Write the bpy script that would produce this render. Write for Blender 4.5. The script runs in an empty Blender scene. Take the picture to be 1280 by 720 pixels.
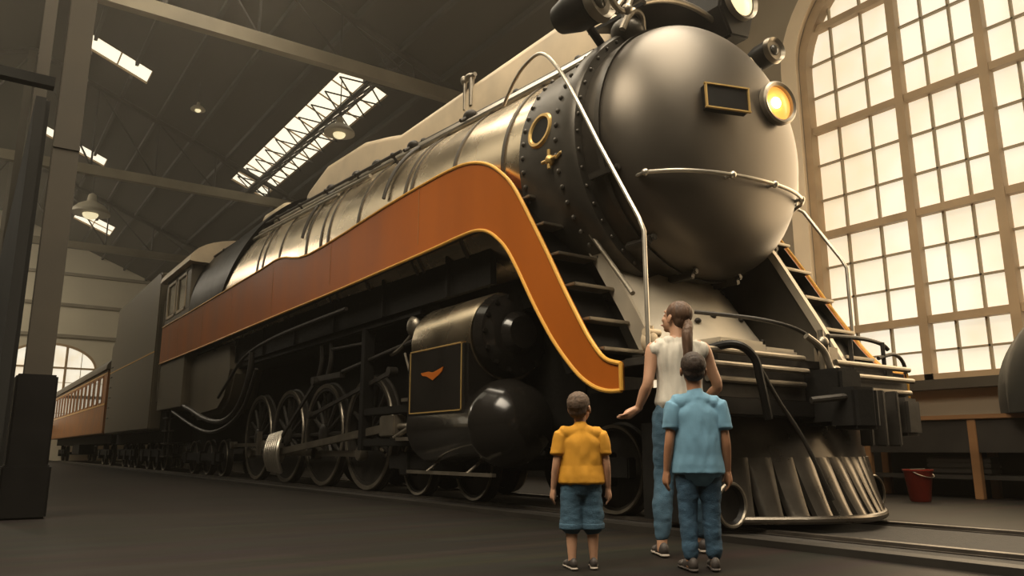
import bpy, bmesh, math, random
from mathutils import Vector, Matrix, Euler, noise
PI = math.pi
random.seed(7)
scn = bpy.context.scene
COL = scn.collection
WO = {}            # world origin of every object built here

# ------------------------------------------------------------------ materials
def mat(name, col, rough=.5, metal=0., bump=0., bscale=20., var=0., vscale=3., stretch=(1, 1, 1), emit=None, es=1., spec=.5, col2=None, wave=None, coat=0.):
    m = bpy.data.materials.new(name); m.use_nodes = True
    nt = m.node_tree; N = nt.nodes; L = nt.links
    b = N['Principled BSDF']
    b.inputs['Base Color'].default_value = (*col, 1)
    b.inputs['Roughness'].default_value = rough
    b.inputs['Metallic'].default_value = metal
    b.inputs['Specular IOR Level'].default_value = spec
    b.inputs['Coat Weight'].default_value = coat
    tc = N.new('ShaderNodeTexCoord'); mp = N.new('ShaderNodeMapping')
    mp.inputs['Scale'].default_value = stretch
    L.new(tc.outputs['Object'], mp.inputs['Vector'])
    if var > 0:
        nz = N.new('ShaderNodeTexNoise'); nz.inputs['Scale'].default_value = vscale; nz.inputs['Detail'].default_value = 6
        L.new(mp.outputs[0], nz.inputs['Vector'])
        cr = N.new('ShaderNodeValToRGB')
        cr.color_ramp.elements[0].position = .3; cr.color_ramp.elements[1].position = .7
        c2 = col2 or tuple(c * (1 - var) for c in col)
        cr.color_ramp.elements[0].color = (*c2, 1)
        cr.color_ramp.elements[1].color = (*[min(1, c * (1 + var * .5)) for c in col], 1)
        L.new(nz.outputs['Fac'], cr.inputs[0])
        L.new(cr.outputs[0], b.inputs['Base Color'])
        mr = N.new('ShaderNodeMapRange'); mr.inputs['To Min'].default_value = max(.05, rough - .1); mr.inputs['To Max'].default_value = min(1, rough + .1)
        L.new(nz.outputs['Fac'], mr.inputs['Value']); L.new(mr.outputs[0], b.inputs['Roughness'])
    if bump > 0:
        n2 = N.new('ShaderNodeTexNoise'); n2.inputs['Scale'].default_value = bscale; n2.inputs['Detail'].default_value = 4
        L.new(mp.outputs[0], n2.inputs['Vector'])
        bp = N.new('ShaderNodeBump'); bp.inputs['Strength'].default_value = bump; bp.inputs['Distance'].default_value = .02
        L.new(n2.outputs['Fac'], bp.inputs['Height']); L.new(bp.outputs[0], b.inputs['Normal'])
    if emit:
        b.inputs['Emission Color'].default_value = (*emit, 1)
        b.inputs['Emission Strength'].default_value = es
    return m

M = {}
M['boiler'] = mat('boiler_jacket', (.86, .72, .52), .27, 1.0, .08, 3, .18, 1.2)
M['smoke'] = mat('smokebox_metal', (.135, .118, .097), .42, .85, .03, 4, .15, 1.0)
M['ring'] = mat('smokebox_ring_metal', (.10, .09, .075), .4, .6, .06, 12, .2, 3)
M['apron'] = mat('apron_metal', (.60, .53, .42), .45, .4, .04, 4, .22, 1.6)
M['black'] = mat('black_paint', (.009, .008, .007), .42, .0, .05, 8, .3, 2, spec=.25)
M['blackgl'] = mat('gloss_black_paint', (.016, .014, .012), .2, .0, .02, 5, .2, 2, coat=.3)
M['under'] = mat('sooty_iron', (.010, .009, .0075), .7, .0, .2, 14, .4, 4, spec=.2)  # near-black colour carries the shade under the train
M['iron'] = mat('worn_iron', (.045, .039, .032), .5, .4, .15, 14, .4, 4)
M['steel'] = mat('bare_steel', (.33, .29, .23), .38, .8, .08, 10, .25, 4)
M['bright'] = mat('bright_steel', (.62, .57, .48), .32, .8, .03, 10, .15, 4)
M['orange'] = mat('orange_enamel', (.45, .12, .014), .42, .0, .03, 3, .2, 1.1, stretch=(1, 1, .25), spec=.12)
M['yellow'] = mat('yellow_line_paint', (.80, .42, .07), .4, .1)
M['cream'] = mat('cream_paint', (.66, .53, .36), .5, .1, .04, 6, .2, 1.5)
M['tender'] = mat('tender_grey', (.17, .14, .095), .5, .2, .05, 6, .2, 1.2)
M['carr'] = mat('carriage_varnish', (.42, .17, .05), .5, 0, .05, 8, .25, 1.5)
M['carroof'] = mat('carriage_roof', (.16, .13, .09), .6, 0, .05, 8, .2, 2)
M['darkglass'] = mat('dark_glass', (.02, .02, .02), .08, 0)
M['cabglass'] = mat('cab_glass', (.05, .045, .035), .1, 0)
M['lens'] = mat('lamp_lens', (.9, .55, .15), .15, 0, emit=(1, .40, .07), es=1.1)
M['bulb'] = mat('lamp_bulb', (1, .8, .4), .2, 0, emit=(1, .72, .34), es=14)
M['lens2'] = mat('upper_lamp_lens', (.9, .8, .5), .2, 0, emit=(1, .85, .5), es=.9)
M['brass'] = mat('brass_trim', (.75, .50, .18), .35, .6)
M['floor'] = None
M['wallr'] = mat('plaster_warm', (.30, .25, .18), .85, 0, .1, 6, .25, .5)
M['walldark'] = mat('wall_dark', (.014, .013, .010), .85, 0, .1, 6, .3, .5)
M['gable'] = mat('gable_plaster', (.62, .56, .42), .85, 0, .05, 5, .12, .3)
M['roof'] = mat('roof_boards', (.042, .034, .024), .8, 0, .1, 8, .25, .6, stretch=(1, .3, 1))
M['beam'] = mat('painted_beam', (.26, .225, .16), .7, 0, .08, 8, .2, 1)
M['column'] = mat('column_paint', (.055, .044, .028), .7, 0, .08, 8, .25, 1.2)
M['muntin'] = mat('window_bar_paint', (.46, .32, .18), .6, 0, .03, 9, .15, 2)
M['thin'] = mat('thin_bar_paint', (.36, .28, .17), .6, 0)
M['mould'] = mat('pale_moulding', (.85, .70, .50), .7, 0, .05, 6, .1, 1)  # high pale tone stands in for window glow on the surround
M['wood'] = mat('brown_wood', (.26, .13, .05), .55, 0, .1, 12, .35, 2, stretch=(1, .15, 1))
M['dwood'] = mat('dark_wood', (.022, .018, .013), .6, 0, .1, 12, .35, 2)
M['pilot'] = mat('pilot_steel', (.20, .175, .145), .3, .85, .12, 7, .4, 3)
M['red'] = mat('red_plastic', (.22, .022, .01), .4, 0, .02, 8, .1, 2)
M['tarp'] = mat('dark_tarpaulin', (.02, .02, .015), .7, 0, .3, 5, .3, 2)
M['rail'] = mat('rail_steel', (.16, .14, .12), .35, .8, .05, 20, .3, 5)
M['bed'] = mat('track_bed', (.035, .03, .025), .85, 0, .5, 30, .4, 9)
M['skin'] = mat('skin', (.52, .29, .18), .5, 0, .03, 60, .08, 8)
M['skinb'] = mat('skin_tanned', (.40, .20, .11), .5, 0, .03, 60, .08, 8)
M['hairbr'] = mat('brown_hair', (.10, .05, .025), .6, 0, .2, 90, .4, 40, stretch=(1, 1, .2))
M['hairdk'] = mat('dark_hair', (.035, .02, .012), .7, 0, .2, 110, .4, 60)
M['haircap'] = mat('short_brown_hair', (.11, .07, .045), .75, 0, .2, 110, .4, 60)
M['white'] = mat('white_cotton', (.62, .58, .50), .85, 0, .08, 60, .1, 6)
M['bluetee'] = mat('light_blue_cotton', (.15, .31, .44), .85, 0, .06, 60, .12, 6)
M['yellowtee'] = mat('yellow_cotton', (.62, .29, .02), .85, 0, .06, 60, .12, 6)
M['jeans'] = mat('blue_denim', (.035, .085, .14), .85, 0, .35, 160, .35, 9)
M['jeansw'] = mat('pale_blue_denim', (.05, .11, .165), .85, 0, .35, 160, .35, 7)
M['shoe'] = mat('dark_shoe', (.05, .04, .035), .6, 0, .1, 40, .2, 10)
M['sole'] = mat('pale_sole', (.35, .30, .25), .6)
M['eyew'] = mat('eye_white', (.8, .8, .78), .3)
M['eyed'] = mat('eye_iris', (.05, .03, .02), .2)
M['lip'] = mat('lips', (.42, .16, .12), .5)
M['lampmetal'] = mat('pendant_enamel', (.45, .40, .30), .5, .1)

def glass_mat():
    m = bpy.data.materials.new('frosted_lit_glass'); m.use_nodes = True
    N = m.node_tree.nodes; L = m.node_tree.links
    b = N['Principled BSDF']
    tc = N.new('ShaderNodeTexCoord'); nz = N.new('ShaderNodeTexNoise'); nz.inputs['Scale'].default_value = .55; nz.inputs['Detail'].default_value = 5
    L.new(tc.outputs['Object'], nz.inputs['Vector'])
    cr = N.new('ShaderNodeValToRGB')
    cr.color_ramp.elements[0].position = .33; cr.color_ramp.elements[0].color = (.80, .64, .42, 1)
    cr.color_ramp.elements[1].position = .62; cr.color_ramp.elements[1].color = (.93, .85, .67, 1)
    L.new(nz.outputs['Fac'], cr.inputs[0]); L.new(cr.outputs[0], b.inputs['Emission Color'])
    b.inputs['Base Color'].default_value = (.5, .45, .36, 1); b.inputs['Roughness'].default_value = .35
    b.inputs['Emission Strength'].default_value = .98
    return m
M['glass'] = glass_mat()
M['sky'] = mat('skylight_glass', (.5, .45, .36), .4, 0, emit=(.95, .85, .64), es=1.35)

def floor_mat():
    m = bpy.data.materials.new('worn_floor_boards'); m.use_nodes = True
    N = m.node_tree.nodes; L = m.node_tree.links
    b = N['Principled BSDF']
    tc = N.new('ShaderNodeTexCoord')
    mp = N.new('ShaderNodeMapping'); mp.inputs['Rotation'].default_value = (0, 0, math.radians(0))
    L.new(tc.outputs['Object'], mp.inputs['Vector'])
    br = N.new('ShaderNodeTexBrick'); br.inputs['Scale'].default_value = 1; br.inputs['Brick Width'].default_value = 3.2; br.inputs['Row Height'].default_value = .24
    br.inputs['Mortar Size'].default_value = .008; br.offset = .37
    br.inputs['Color1'].default_value = (.017, .0135, .010, 1); br.inputs['Color2'].default_value = (.012, .0098, .0075, 1); br.inputs['Mortar'].default_value = (.012, .010, .008, 1)
    L.new(mp.outputs[0], br.inputs['Vector'])
    nz = N.new('ShaderNodeTexNoise'); nz.inputs['Scale'].default_value = 1.3; nz.inputs['Detail'].default_value = 8
    mp2 = N.new('ShaderNodeMapping'); mp2.inputs['Scale'].default_value = (.4, 3, 1)
    L.new(tc.outputs['Object'], mp2.inputs['Vector']); L.new(mp2.outputs[0], nz.inputs['Vector'])
    mx = N.new('ShaderNodeMix'); mx.data_type = 'RGBA'; mx.blend_type = 'MULTIPLY'; mx.inputs[0].default_value = .7
    L.new(br.outputs['Color'], mx.inputs[6]); L.new(nz.outputs['Color'], mx.inputs[7])
    hs = N.new('ShaderNodeHueSaturation'); hs.inputs['Saturation'].default_value = .8; hs.inputs['Value'].default_value = 1.6
    L.new(mx.outputs[2], hs.inputs['Color']); L.new(hs.outputs[0], b.inputs['Base Color'])
    b.inputs['Roughness'].default_value = .55; b.inputs['Specular IOR Level'].default_value = .12
    bp = N.new('ShaderNodeBump'); bp.inputs['Strength'].default_value = .3; bp.inputs['Distance'].default_value = .01
    L.new(nz.outputs['Fac'], bp.inputs['Height']); L.new(bp.outputs[0], b.inputs['Normal'])
    return m
M['floor'] = floor_mat()

# ------------------------------------------------------------------ mesh builder
class MB:
    def __init__(s): s.v = []; s.f = []
    def add(s, vs, fs):
        o = len(s.v); s.v += [tuple(v) for v in vs]; s.f += [tuple(i + o for i in f) for f in fs]; return s
    def box(s, c, d, rot=None, bev=0):
        x, y, z = d[0] / 2, d[1] / 2, d[2] / 2
        vs = [Vector((i * x, j * y, k * z)) for i in (-1, 1) for j in (-1, 1) for k in (-1, 1)]
        if rot: R = Euler(rot).to_matrix(); vs = [R @ v for v in vs]
        vs = [v + Vector(c) for v in vs]
        return s.add(vs, [(0, 1, 3, 2), (4, 6, 7, 5), (0, 4, 5, 1), (2, 3, 7, 6), (0, 2, 6, 4), (1, 5, 7, 3)])
    def b2(s, x0, x1, y0, y1, z0, z1): return s.box(((x0 + x1) / 2, (y0 + y1) / 2, (z0 + z1) / 2), (x1 - x0, y1 - y0, z1 - z0))
    def rings(s, R, caps=True, closed=False):
        n = len(R[0]); vs = [p for r in R for p in r]; fs = []
        k = len(R)
        for i in range(k if closed else k - 1):
            for j in range(n):
                a = i * n + j; b = i * n + (j + 1) % n; c = ((i + 1) % k) * n + (j + 1) % n; d = ((i + 1) % k) * n + j
                fs.append((a, b, c, d))
        if caps and not closed:
            fs.append(tuple(range(n))[::-1]); fs.append(tuple((k - 1) * n + j for j in range(n)))
        return s.add(vs, fs)
    def tube(s, pts, r, n=10, caps=True, closed=False):
        P = [Vector(p) for p in pts]; R = []; k = len(P)
        rs = r if isinstance(r, (list, tuple)) else [r] * k
        up = None
        for i, p in enumerate(P):
            if closed: t = (P[(i + 1) % k] - P[i - 1])
            else: t = P[min(i + 1, k - 1)] - P[max(i - 1, 0)]
            if t.length < 1e-9: t = Vector((0, 0, 1))
            t.normalize()
            if up is None:
                up = Vector((0, 0, 1)) if abs(t.z) < .9 else Vector((1, 0, 0))
            u = (up - t * up.dot(t))
            if u.length < 1e-6: u = t.orthogonal()
            u.normalize(); w = t.cross(u); up = u
            R.append([p + (u * math.cos(q) + w * math.sin(q)) * rs[i] for q in [2 * PI * j / n for j in range(n)]])
        return s.rings(R, caps, closed)
    def cyl(s, a, b, r, r2=None, n=24): return s.tube([a, b], [r, r if r2 is None else r2], n)
    def lathe(s, prof, o, ax='y', n=48, sx=1., sz=1.):
        # prof: (t along axis, radius)
        R = []
        for t, r in prof:
            ring = []
            for j in range(n):
                q = 2 * PI * j / n; a = r * math.cos(q); b = r * math.sin(q)
                if ax == 'y': p = (o[0] + a * sx, o[1] + t, o[2] + b * sz)
                elif ax == 'x': p = (o[0] + t, o[1] + a, o[2] + b)
                else: p = (o[0] + a, o[1] + b, o[2] + t)
                ring.append(p)
            R.append(ring)
        return s.rings(R, True)
    def prism(s, poly, ax, a0, a1):
        n = len(poly)
        def P(u, v, w):
            return {'x': (w, u, v), 'y': (u, w, v), 'z': (u, v, w)}[ax]
        vs = [P(u, v, a0) for u, v in poly] + [P(u, v, a1) for u, v in poly]
        fs = [tuple(range(n))[::-1], tuple(range(n, 2 * n))] + [(i, (i + 1) % n, n + (i + 1) % n, n + i) for i in range(n)]
        return s.add(vs, fs)
    def strip(s, A, B, ax, a0, a1):
        # solid between two polylines A and B (same length) in a plane, extruded along ax
        n = len(A)
        def P(u, v, w): return {'x': (w, u, v), 'y': (u, w, v), 'z': (u, v, w)}[ax]
        vs = [P(*A[i], a0) for i in range(n)] + [P(*B[i], a0) for i in range(n)] + [P(*A[i], a1) for i in range(n)] + [P(*B[i], a1) for i in range(n)]
        fs = []
        for i in range(n - 1):
            fs += [(i, i + 1, n + i + 1, n + i), (2 * n + i, 3 * n + i, 3 * n + i + 1, 2 * n + i + 1), (i, 2 * n + i, 2 * n + i + 1, i + 1), (n + i, n + i + 1, 3 * n + i + 1, 3 * n + i)]
        fs += [(0, n, 3 * n, 2 * n), (n - 1, 3 * n - 1 - 0, 4 * n - 1, 2 * n - 1)] if False else [(0, n, 3 * n, 2 * n), (n - 1, 3 * n - 1, 4 * n - 1, 2 * n - 1)]
        return s.add(vs, fs)
    def ell(s, c, r, rot=None, n=20, m=12):
        R = []
        Rm = Euler(rot).to_matrix() if rot else None
        for i in range(m + 1):
            ph = PI * i / m; ph = min(max(ph, .02), PI - .02)
            ring = []
            for j in range(n):
                q = 2 * PI * j / n
                v = Vector((r[0] * math.sin(ph) * math.cos(q), r[1] * math.sin(ph) * math.sin(q), r[2] * math.cos(ph)))
                if Rm: v = Rm @ v
                ring.append(v + Vector(c))
            R.append(ring)
        return s.rings(R, True)
    def sheet(s, G, th, d=(0, 1, 0)):
        # thick sheet from a grid of points
        h = len(G); w = len(G[0]); D = Vector(d) * th
        vs = [Vector(p) for r in G for p in r]; vs += [v + D for v in vs]; n = h * w; fs = []
        for i in range(h - 1):
            for j in range(w - 1):
                a = i * w + j; fs += [(a, a + 1, a + w + 1, a + w), (n + a, n + a + w, n + a + w + 1, n + a + 1)]
        bd = [j for j in range(w)] + [i * w + w - 1 for i in range(1, h)] + [(h - 1) * w + j for j in range(w - 2, -1, -1)] + [i * w for i in range(h - 2, 0, -1)]
        for k in range(len(bd)):
            a, b = bd[k], bd[(k + 1) % len(bd)]; fs.append((a, n + a, n + b, b))
        return s.add(vs, fs)
    def build(s, name, m, parent=None, at=None, smooth=True, bev=0., ang=35, kind=None):
        o0 = Vector(at) if at is not None else (WO[parent.name] if parent else Vector((0, 0, 0)))
        me = bpy.data.meshes.new(name)
        vs = s.v if at is not None and getattr(s, 'local', False) else [tuple(Vector(v) - o0) for v in s.v]
        me.from_pydata(vs, [], s.f)
        bm = bmesh.new(); bm.from_mesh(me); bmesh.ops.recalc_face_normals(bm, faces=bm.faces)
        if bev > 0:
            es = [e for e in bm.edges if len(e.link_faces) == 2 and e.calc_face_angle(0) > math.radians(40)]
            bmesh.ops.bevel(bm, geom=es, offset=bev, segments=2, affect='EDGES', clamp_overlap=True)
        bm.to_mesh(me); bm.free()
        me.materials.append(m)
        if smooth:
            me.shade_smooth(); me.set_sharp_from_angle(angle=math.radians(ang))
        o = bpy.data.objects.new(name, me); COL.objects.link(o)
        if parent:
            o.parent = parent; o.location = o0 - WO[parent.name]
        else: o.location = o0
        WO[o.name] = o0
        if kind: o['kind'] = kind
        return o

def tag(o, label, cat=None, group=None, kind=None):
    o['label'] = label
    if cat: o['category'] = cat
    if group: o['group'] = group
    if kind: o['kind'] = kind
    return o
def empty(name, loc, label, cat, group=None, rotz=0):
    o = bpy.data.objects.new(name, None); COL.objects.link(o); o.location = loc; o.empty_display_size = .2
    o.rotation_euler = (0, 0, rotz)
    WO[o.name] = Vector(loc)
    return tag(o, label, cat, group)
def kids(o): return [c for c in bpy.data.objects if c.parent == o]
def dup(o, loc, parent=None):
    c = o.copy(); COL.objects.link(c)
    if parent: c.parent = parent; c.location = Vector(loc) - WO[parent.name]
    else: c.location = loc
    WO[c.name] = Vector(loc)
    for k in kids(o):
        d = k.copy(); COL.objects.link(d); d.parent = c
        for g in kids(k):
            e = g.copy(); COL.objects.link(e); e.parent = d
    return c
def smooth_path(pts, k=6):
    P = [Vector(p) for p in pts]; out = []
    for i in range(len(P) - 1):
        p0 = P[max(i - 1, 0)]; p1 = P[i]; p2 = P[i + 1]; p3 = P[min(i + 2, len(P) - 1)]
        for j in range(k):
            t = j / k
            out.append(.5 * ((2 * p1) + (p2 - p0) * t + (2 * p0 - 5 * p1 + 4 * p2 - p3) * t * t + (3 * p1 - p0 - 3 * p2 + p3) * t ** 3))
    out.append(P[-1]); return out
def struct(mb, name, m, label, cat, **kw):
    return tag(mb.build(name, m, kind='structure', **kw), label, cat, kind='structure')

# ================================================================== BUILDING
XL, XR, YF, YN, EAVE, SL, RX = -11.6, 13.0, 62.0, -10.0, 12.0, .4, .7
def roofz(x): return EAVE + SL * ((XR - x) if x > RX else (x - XL))
struct(MB().b2(XL - .4, XR + .4, YN - .4, YF + .4, -.3, 0), 'floor', M['floor'], 'dark worn board floor of the engine hall', 'floor', smooth=False)

# arched window openings cut in a wall
def arch_z(u, w):
    u0, u1, sill, spring, rise = w
    q = (u - (u0 + u1) / 2) / ((u1 - u0) / 2)
    return spring + rise * math.sqrt(max(0, 1 - q * q))
def wall(name, m, label, ax, p0, p1, u0, u1, top, wins):
    mb = MB(); us = {u0, u1}
    for w in wins:
        for i in range(29): us.add(w[0] + (w[1] - w[0]) * (1 - math.cos(PI * i / 28)) / 2)
    if callable(top): us.add(RX)
    us = sorted(us)
    tp = top if callable(top) else (lambda u: top)
    for a, b in zip(us[:-1], us[1:]):
        if b - a < 1e-5: continue
        w = next((w for w in wins if a >= w[0] - 1e-4 and b <= w[1] + 1e-4), None)
        if w is None: polys = [[(a, 0), (b, 0), (b, tp(b)), (a, tp(a))]]
        else: polys = [[(a, 0), (b, 0), (b, w[2]), (a, w[2])], [(a, arch_z(a, w)), (b, arch_z(b, w)), (b, tp(b)), (a, tp(a))]]
        for pl in polys: mb.prism(pl, ax, p0, p1)
    return struct(mb, name, m, label, 'wall', smooth=False)
WR = [(.2, 8.55, 1.82, 8.25, 2.6), (11.4, 19.4, 1.82, 8.7, 3.0), (22.6, 30.6, 1.82, 8.7, 3.0), (-9, -2.8, 1.82, 8.7, 2.6)]
WG = [(1.6, 7.4, 2.2, 6.3, 1.7)]
wall('wall_right', M['wallr'], 'warm plaster side wall holding the tall arched windows', 'x', XR, XR + .45, YN, YF, EAVE + .02, WR)
wall('wall_far', M['gable'], 'pale banded gable wall behind the carriage', 'y', YF, YF + .4, XL, XR, roofz, WG)
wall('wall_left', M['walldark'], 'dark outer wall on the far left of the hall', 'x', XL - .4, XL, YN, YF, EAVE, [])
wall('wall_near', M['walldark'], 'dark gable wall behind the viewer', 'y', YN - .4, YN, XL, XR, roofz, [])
mb = MB()
for z in (2.2, 4.2, 8.4, 10.6, 12.8): mb.b2(XL, XR - .02, YF - .16, YF, z, z + .22) if z < 12 else mb.b2(-9, 10.5, YF - .16, YF, z, z + .22)
struct(mb, 'trim_1', M['beam'], 'horizontal moulded bands across the pale gable wall', 'wall trim', smooth=False)
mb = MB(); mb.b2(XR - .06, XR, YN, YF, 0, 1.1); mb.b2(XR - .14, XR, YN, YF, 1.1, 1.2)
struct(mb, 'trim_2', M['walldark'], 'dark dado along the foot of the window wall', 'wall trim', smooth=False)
mb = MB(); mb.b2(XR - .22, XR + .1, YN, YF, 1.66, 1.82)
struct(mb, 'trim_3', M['column'], 'projecting sill course under the tall arched windows', 'wall trim', smooth=False)

def window(name, ax, plane, w, us, zs, thin_u, thin_z, label, side=1):
    # plane: coordinate of glass; us heavy mullions, zs heavy transoms
    u0, u1, sill, spring, rise = w
    def P(u, z, d):
        return (plane + d, u, z) if ax == 'x' else (u, plane + d, z)
    fr = MB()
    def bar(p, q, wd, dp):
        # p,q (u,z)
        if abs(p[0] - q[0]) < 1e-6:
            lo, hi = (p[0] - wd / 2, p[0] + wd / 2), sorted((p[1], q[1]))
        else:
            lo, hi = sorted((p[0], q[0])), (p[1] - wd / 2, p[1] + wd / 2)
        if ax == 'x': fr.b2(plane - dp, plane + .02, lo[0], lo[1], hi[0], hi[1])
        else: fr.b2(lo[0], lo[1], plane - dp, plane + .02, hi[0], hi[1])
    top = [(u0 + (u1 - u0) * (1 - math.cos(PI * i / 40)) / 2) for i in range(41)]
    for u in us: bar((u, sill), (u, arch_z(u, w)), .15, .16)
    for z in zs:
        if z <= spring: a, b = u0, u1
        else:
            h = (u1 - u0) / 2 * math.sqrt(max(0, 1 - ((z - spring) / rise) ** 2)); a, b = (u0 + u1) / 2 - h, (u0 + u1) / 2 + h
        bar((a, z), (b, z), .13, .13)
    # frame along jambs, sill and arch
    path = [(u0, sill)] + [(u, arch_z(u, w)) for u in top] + [(u1, sill)]
    cu = (u0 + u1) / 2
    inner = [(cu + (u - cu) * .965, sill + (z - sill) * .975 if z > sill + .01 else sill) for u, z in path]
    fr.strip(path, inner, ax, plane - .2, plane + .02)
    bar((u0, sill + .06), (u1, sill + .06), .12, .16)
    root = fr.build(name, M['muntin'], kind='structure', smooth=False)
    tag(root, label, 'window', kind='structure')
    th = MB()
    def tbar(lo, hi):
        if ax == 'x': th.b2(plane - .05, plane + .02, lo[0], hi[0], lo[1], hi[1])
        else: th.b2(lo[0], hi[0], plane - .05, plane + .02, lo[1], hi[1])
    for u in thin_u: tbar((u - .018, sill), (u + .018, arch_z(u, w)))
    for z in thin_z:
        if z <= spring: a, b = u0, u1
        else:
            h = (u1 - u0) / 2 * math.sqrt(max(0, 1 - ((z - spring) / rise) ** 2)); a, b = cu - h, cu + h
        tbar((a, z - .016), (b, z + .016))
    th.build('glazing_bars', M['thin'], root, smooth=False)
    g = MB(); poly = [(u0, sill)] + [(u, arch_z(u, w)) for u in top] + [(u1, sill)]
    g.prism(poly, ax, plane + .02, plane + .04)
    g.build('glass_pane', M['glass'], root, smooth=False)
    return root
for i, w in enumerate(WR):
    cu = w[1]; st = (w[1] - w[0]) / 5.7
    us = [cu - 1.9 - 1.42 * k for k in range(10) if cu - 1.9 - 1.42 * k > w[0] + .3]
    zs = [2.85, 4.72, 6.85, 8.95, 10.6]
    e = [w[1]] + us + [w[0]]
    tu = [e[k] + (e[k + 1] - e[k]) * q / 3 for k in range(len(e) - 1) for q in (1, 2)]
    tz = [2.33] + [a + (b - a) * q / 3 for a, b in zip(zs[:-1], zs[1:]) for q in (1, 2)]
    window('window_%d' % (i + 1), 'x', XR + .22, w, us, zs, tu, tz,
           ['tall arched multi-pane window glowing beside the locomotive front', 'tall arched window hidden behind the boiler', 'tall arched window on the right wall beside the cab', 'arched window on the right wall behind the viewer'][i])
    # moulded arch surround on the inner wall face
    mbs = MB(); w2 = (w[0] - .34, w[1] + .34, w[2], w[3], w[4] + .34)
    path = [(w[0], 1.82)] + [(u, arch_z(u, w)) for u in [(w[0] + (w[1] - w[0]) * (1 - math.cos(PI * k / 40)) / 2) for k in range(41)]] + [(w[1], 1.82)]
    out = [(w2[0], 1.82)] + [(u, arch_z(u, w2)) for u in [(w2[0] + (w2[1] - w2[0]) * (1 - math.cos(PI * k / 40)) / 2) for k in range(41)]] + [(w2[1], 1.82)]
    mbs.strip(path, out, 'x', XR - .1, XR)
    struct(mbs, 'trim_%d' % (i + 4), M['mould'], ['pale moulded surround of the arched window by the locomotive front', 'moulded surround of the arched window behind the boiler', 'moulded surround of the arched window beside the cab', 'moulded surround of the window behind the viewer'][i], 'window trim', smooth=False)
window('window_5', 'y', YF + .2, WG[0], [3.5, 5.5], [4.3, 6.3], [2.55, 4.5, 6.45], [3.2, 5.3], 'small bright arched window in the far gable wall above the carriage')

# roof with skylights
SKY = [(9.3, 10.9, 23.2, 37.0), (2.3, 4.6, 31.4, 32.7), (1.1, 4.6, 43, 44.3), (3.2, 10.3, -6, 9), (4.4, 6.6, 53.5, 56), (-8, -1.5, -8, 9), (-5, -.9, 12, 44), (1.6, 6.4, 10, 20), (-8, -3, 46, 58)]  # the out-of-view openings are added to light the train and gable
SKYLAB = ['long bright latticed skylight high above the boiler', 'small wide skylight at upper left between column and lamp', 'narrow distant skylight crossing behind the big column', 'long skylight overhead of the locomotive front', 'tiny farthest skylight above the gable wall', 'broad skylight overhead in the left roof slope', 'broad skylight in the left roof slope farther along', 'broad skylight over the middle of the boiler', 'skylight in the left roof slope near the gable wall']
xs = sorted({XL - .4, RX, XR + .4} | {v for s in SKY for v in s[:2]}); ys = sorted({YN - .4, YF + .4} | {v for s in SKY for v in s[2:]})
mb = MB()
for a, b in zip(xs[:-1], xs[1:]):
    for c, d in zip(ys[:-1], ys[1:]):
        mx, my = (a + b) / 2, (c + d) / 2
        if any(s[0] < mx < s[1] and s[2] < my < s[3] for s in SKY): continue
        mb.prism([(a, roofz(a)), (b, roofz(b)), (b, roofz(b) + .2), (a, roofz(a) + .2)], 'y', c, d)
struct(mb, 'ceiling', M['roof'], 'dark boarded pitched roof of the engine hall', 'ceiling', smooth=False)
mb = MB()
for x in [XR - 1.5 * k for k in range(1, 9)] + [XL + 1.5 * k for k in range(1, 8)]:
    z = roofz(x) - .09
    segs = [(YN, YF)]
    for s in SKY:
        if s[0] - .05 < x < s[1] + .05:
            ns = []
            for a, b in segs:
                if s[2] > a and s[3] < b: ns += [(a, s[2]), (s[3], b)]
                else: ns.append((a, b))
            segs = ns
    for a, b in segs: mb.box((x, (a + b) / 2, z), (.12, b - a, .18))
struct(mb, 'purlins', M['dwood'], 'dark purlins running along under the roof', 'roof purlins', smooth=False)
for i, s in enumerate(SKY):
    fr = MB(); x0, x1, y0, y1 = s; z0, z1 = roofz(x0) + .05, roofz(x1) + .05
    def bar(p, q, r=.035): fr.tube([(p[0], p[1], roofz(p[0]) + .03), (q[0], q[1], roofz(q[0]) + .03)], r, 4)
    n = max(1, round((y1 - y0) / 1.3))
    for k in range(n + 1): y = y0 + (y1 - y0) * k / n; bar((x0, y), (x1, y))
    for k in range(3): x = x0 + (x1 - x0) * k / 2; bar((x, y0), (x, y1), .03)
    r = fr.build('window_%d' % (6 + i), M['muntin'], kind='structure', smooth=False); tag(r, SKYLAB[i], 'skylight', kind='structure')
    g = MB(); g.prism([(x0, roofz(x0) + .1), (x1, roofz(x1) + .1), (x1, roofz(x1) + .13), (x0, roofz(x0) + .13)], 'y', y0, y1)
    g.build('glass_pane', M['sky'], r, smooth=False)

# trusses
for i, y in enumerate((-4, 8.5, 20.6, 35.0, 49.0)):
    mb = MB()
    mb.b2(XL, XR, y - .14, y + .14, 11.85, 12.25)
    for sx, xe in ((1, XR), (-1, XL)):
        tm = MB() if sx == 1 else tm
        tm.tube([(xe, y, EAVE - .1), (RX, y, roofz(RX) - .25)], .13, 6)
        for k in range(1, 5):
            x = RX + (xe - RX) * k / 5; x2 = RX + (xe - RX) * (k - 1) / 5
            tm.tube([(x, y, 12.2), (x, y, roofz(x) - .25)], .04, 6)
            tm.tube([(x, y, 12.2), (x2, y, roofz(x2) - .25)], .04, 6)
    rb_ = struct(mb, 'roof_beam', M['beam'], ['roof truss overhead behind the viewer', 'roof truss overhead in front of the viewer', 'pale tie beam crossing the top above the skylight end', 'pale tie beam crossing lower, above the cab roof', 'farthest tie beam near the gable wall'][i], 'roof truss', smooth=False)
    tm.build('truss_members', M['dwood'], rb_, smooth=False)
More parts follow.
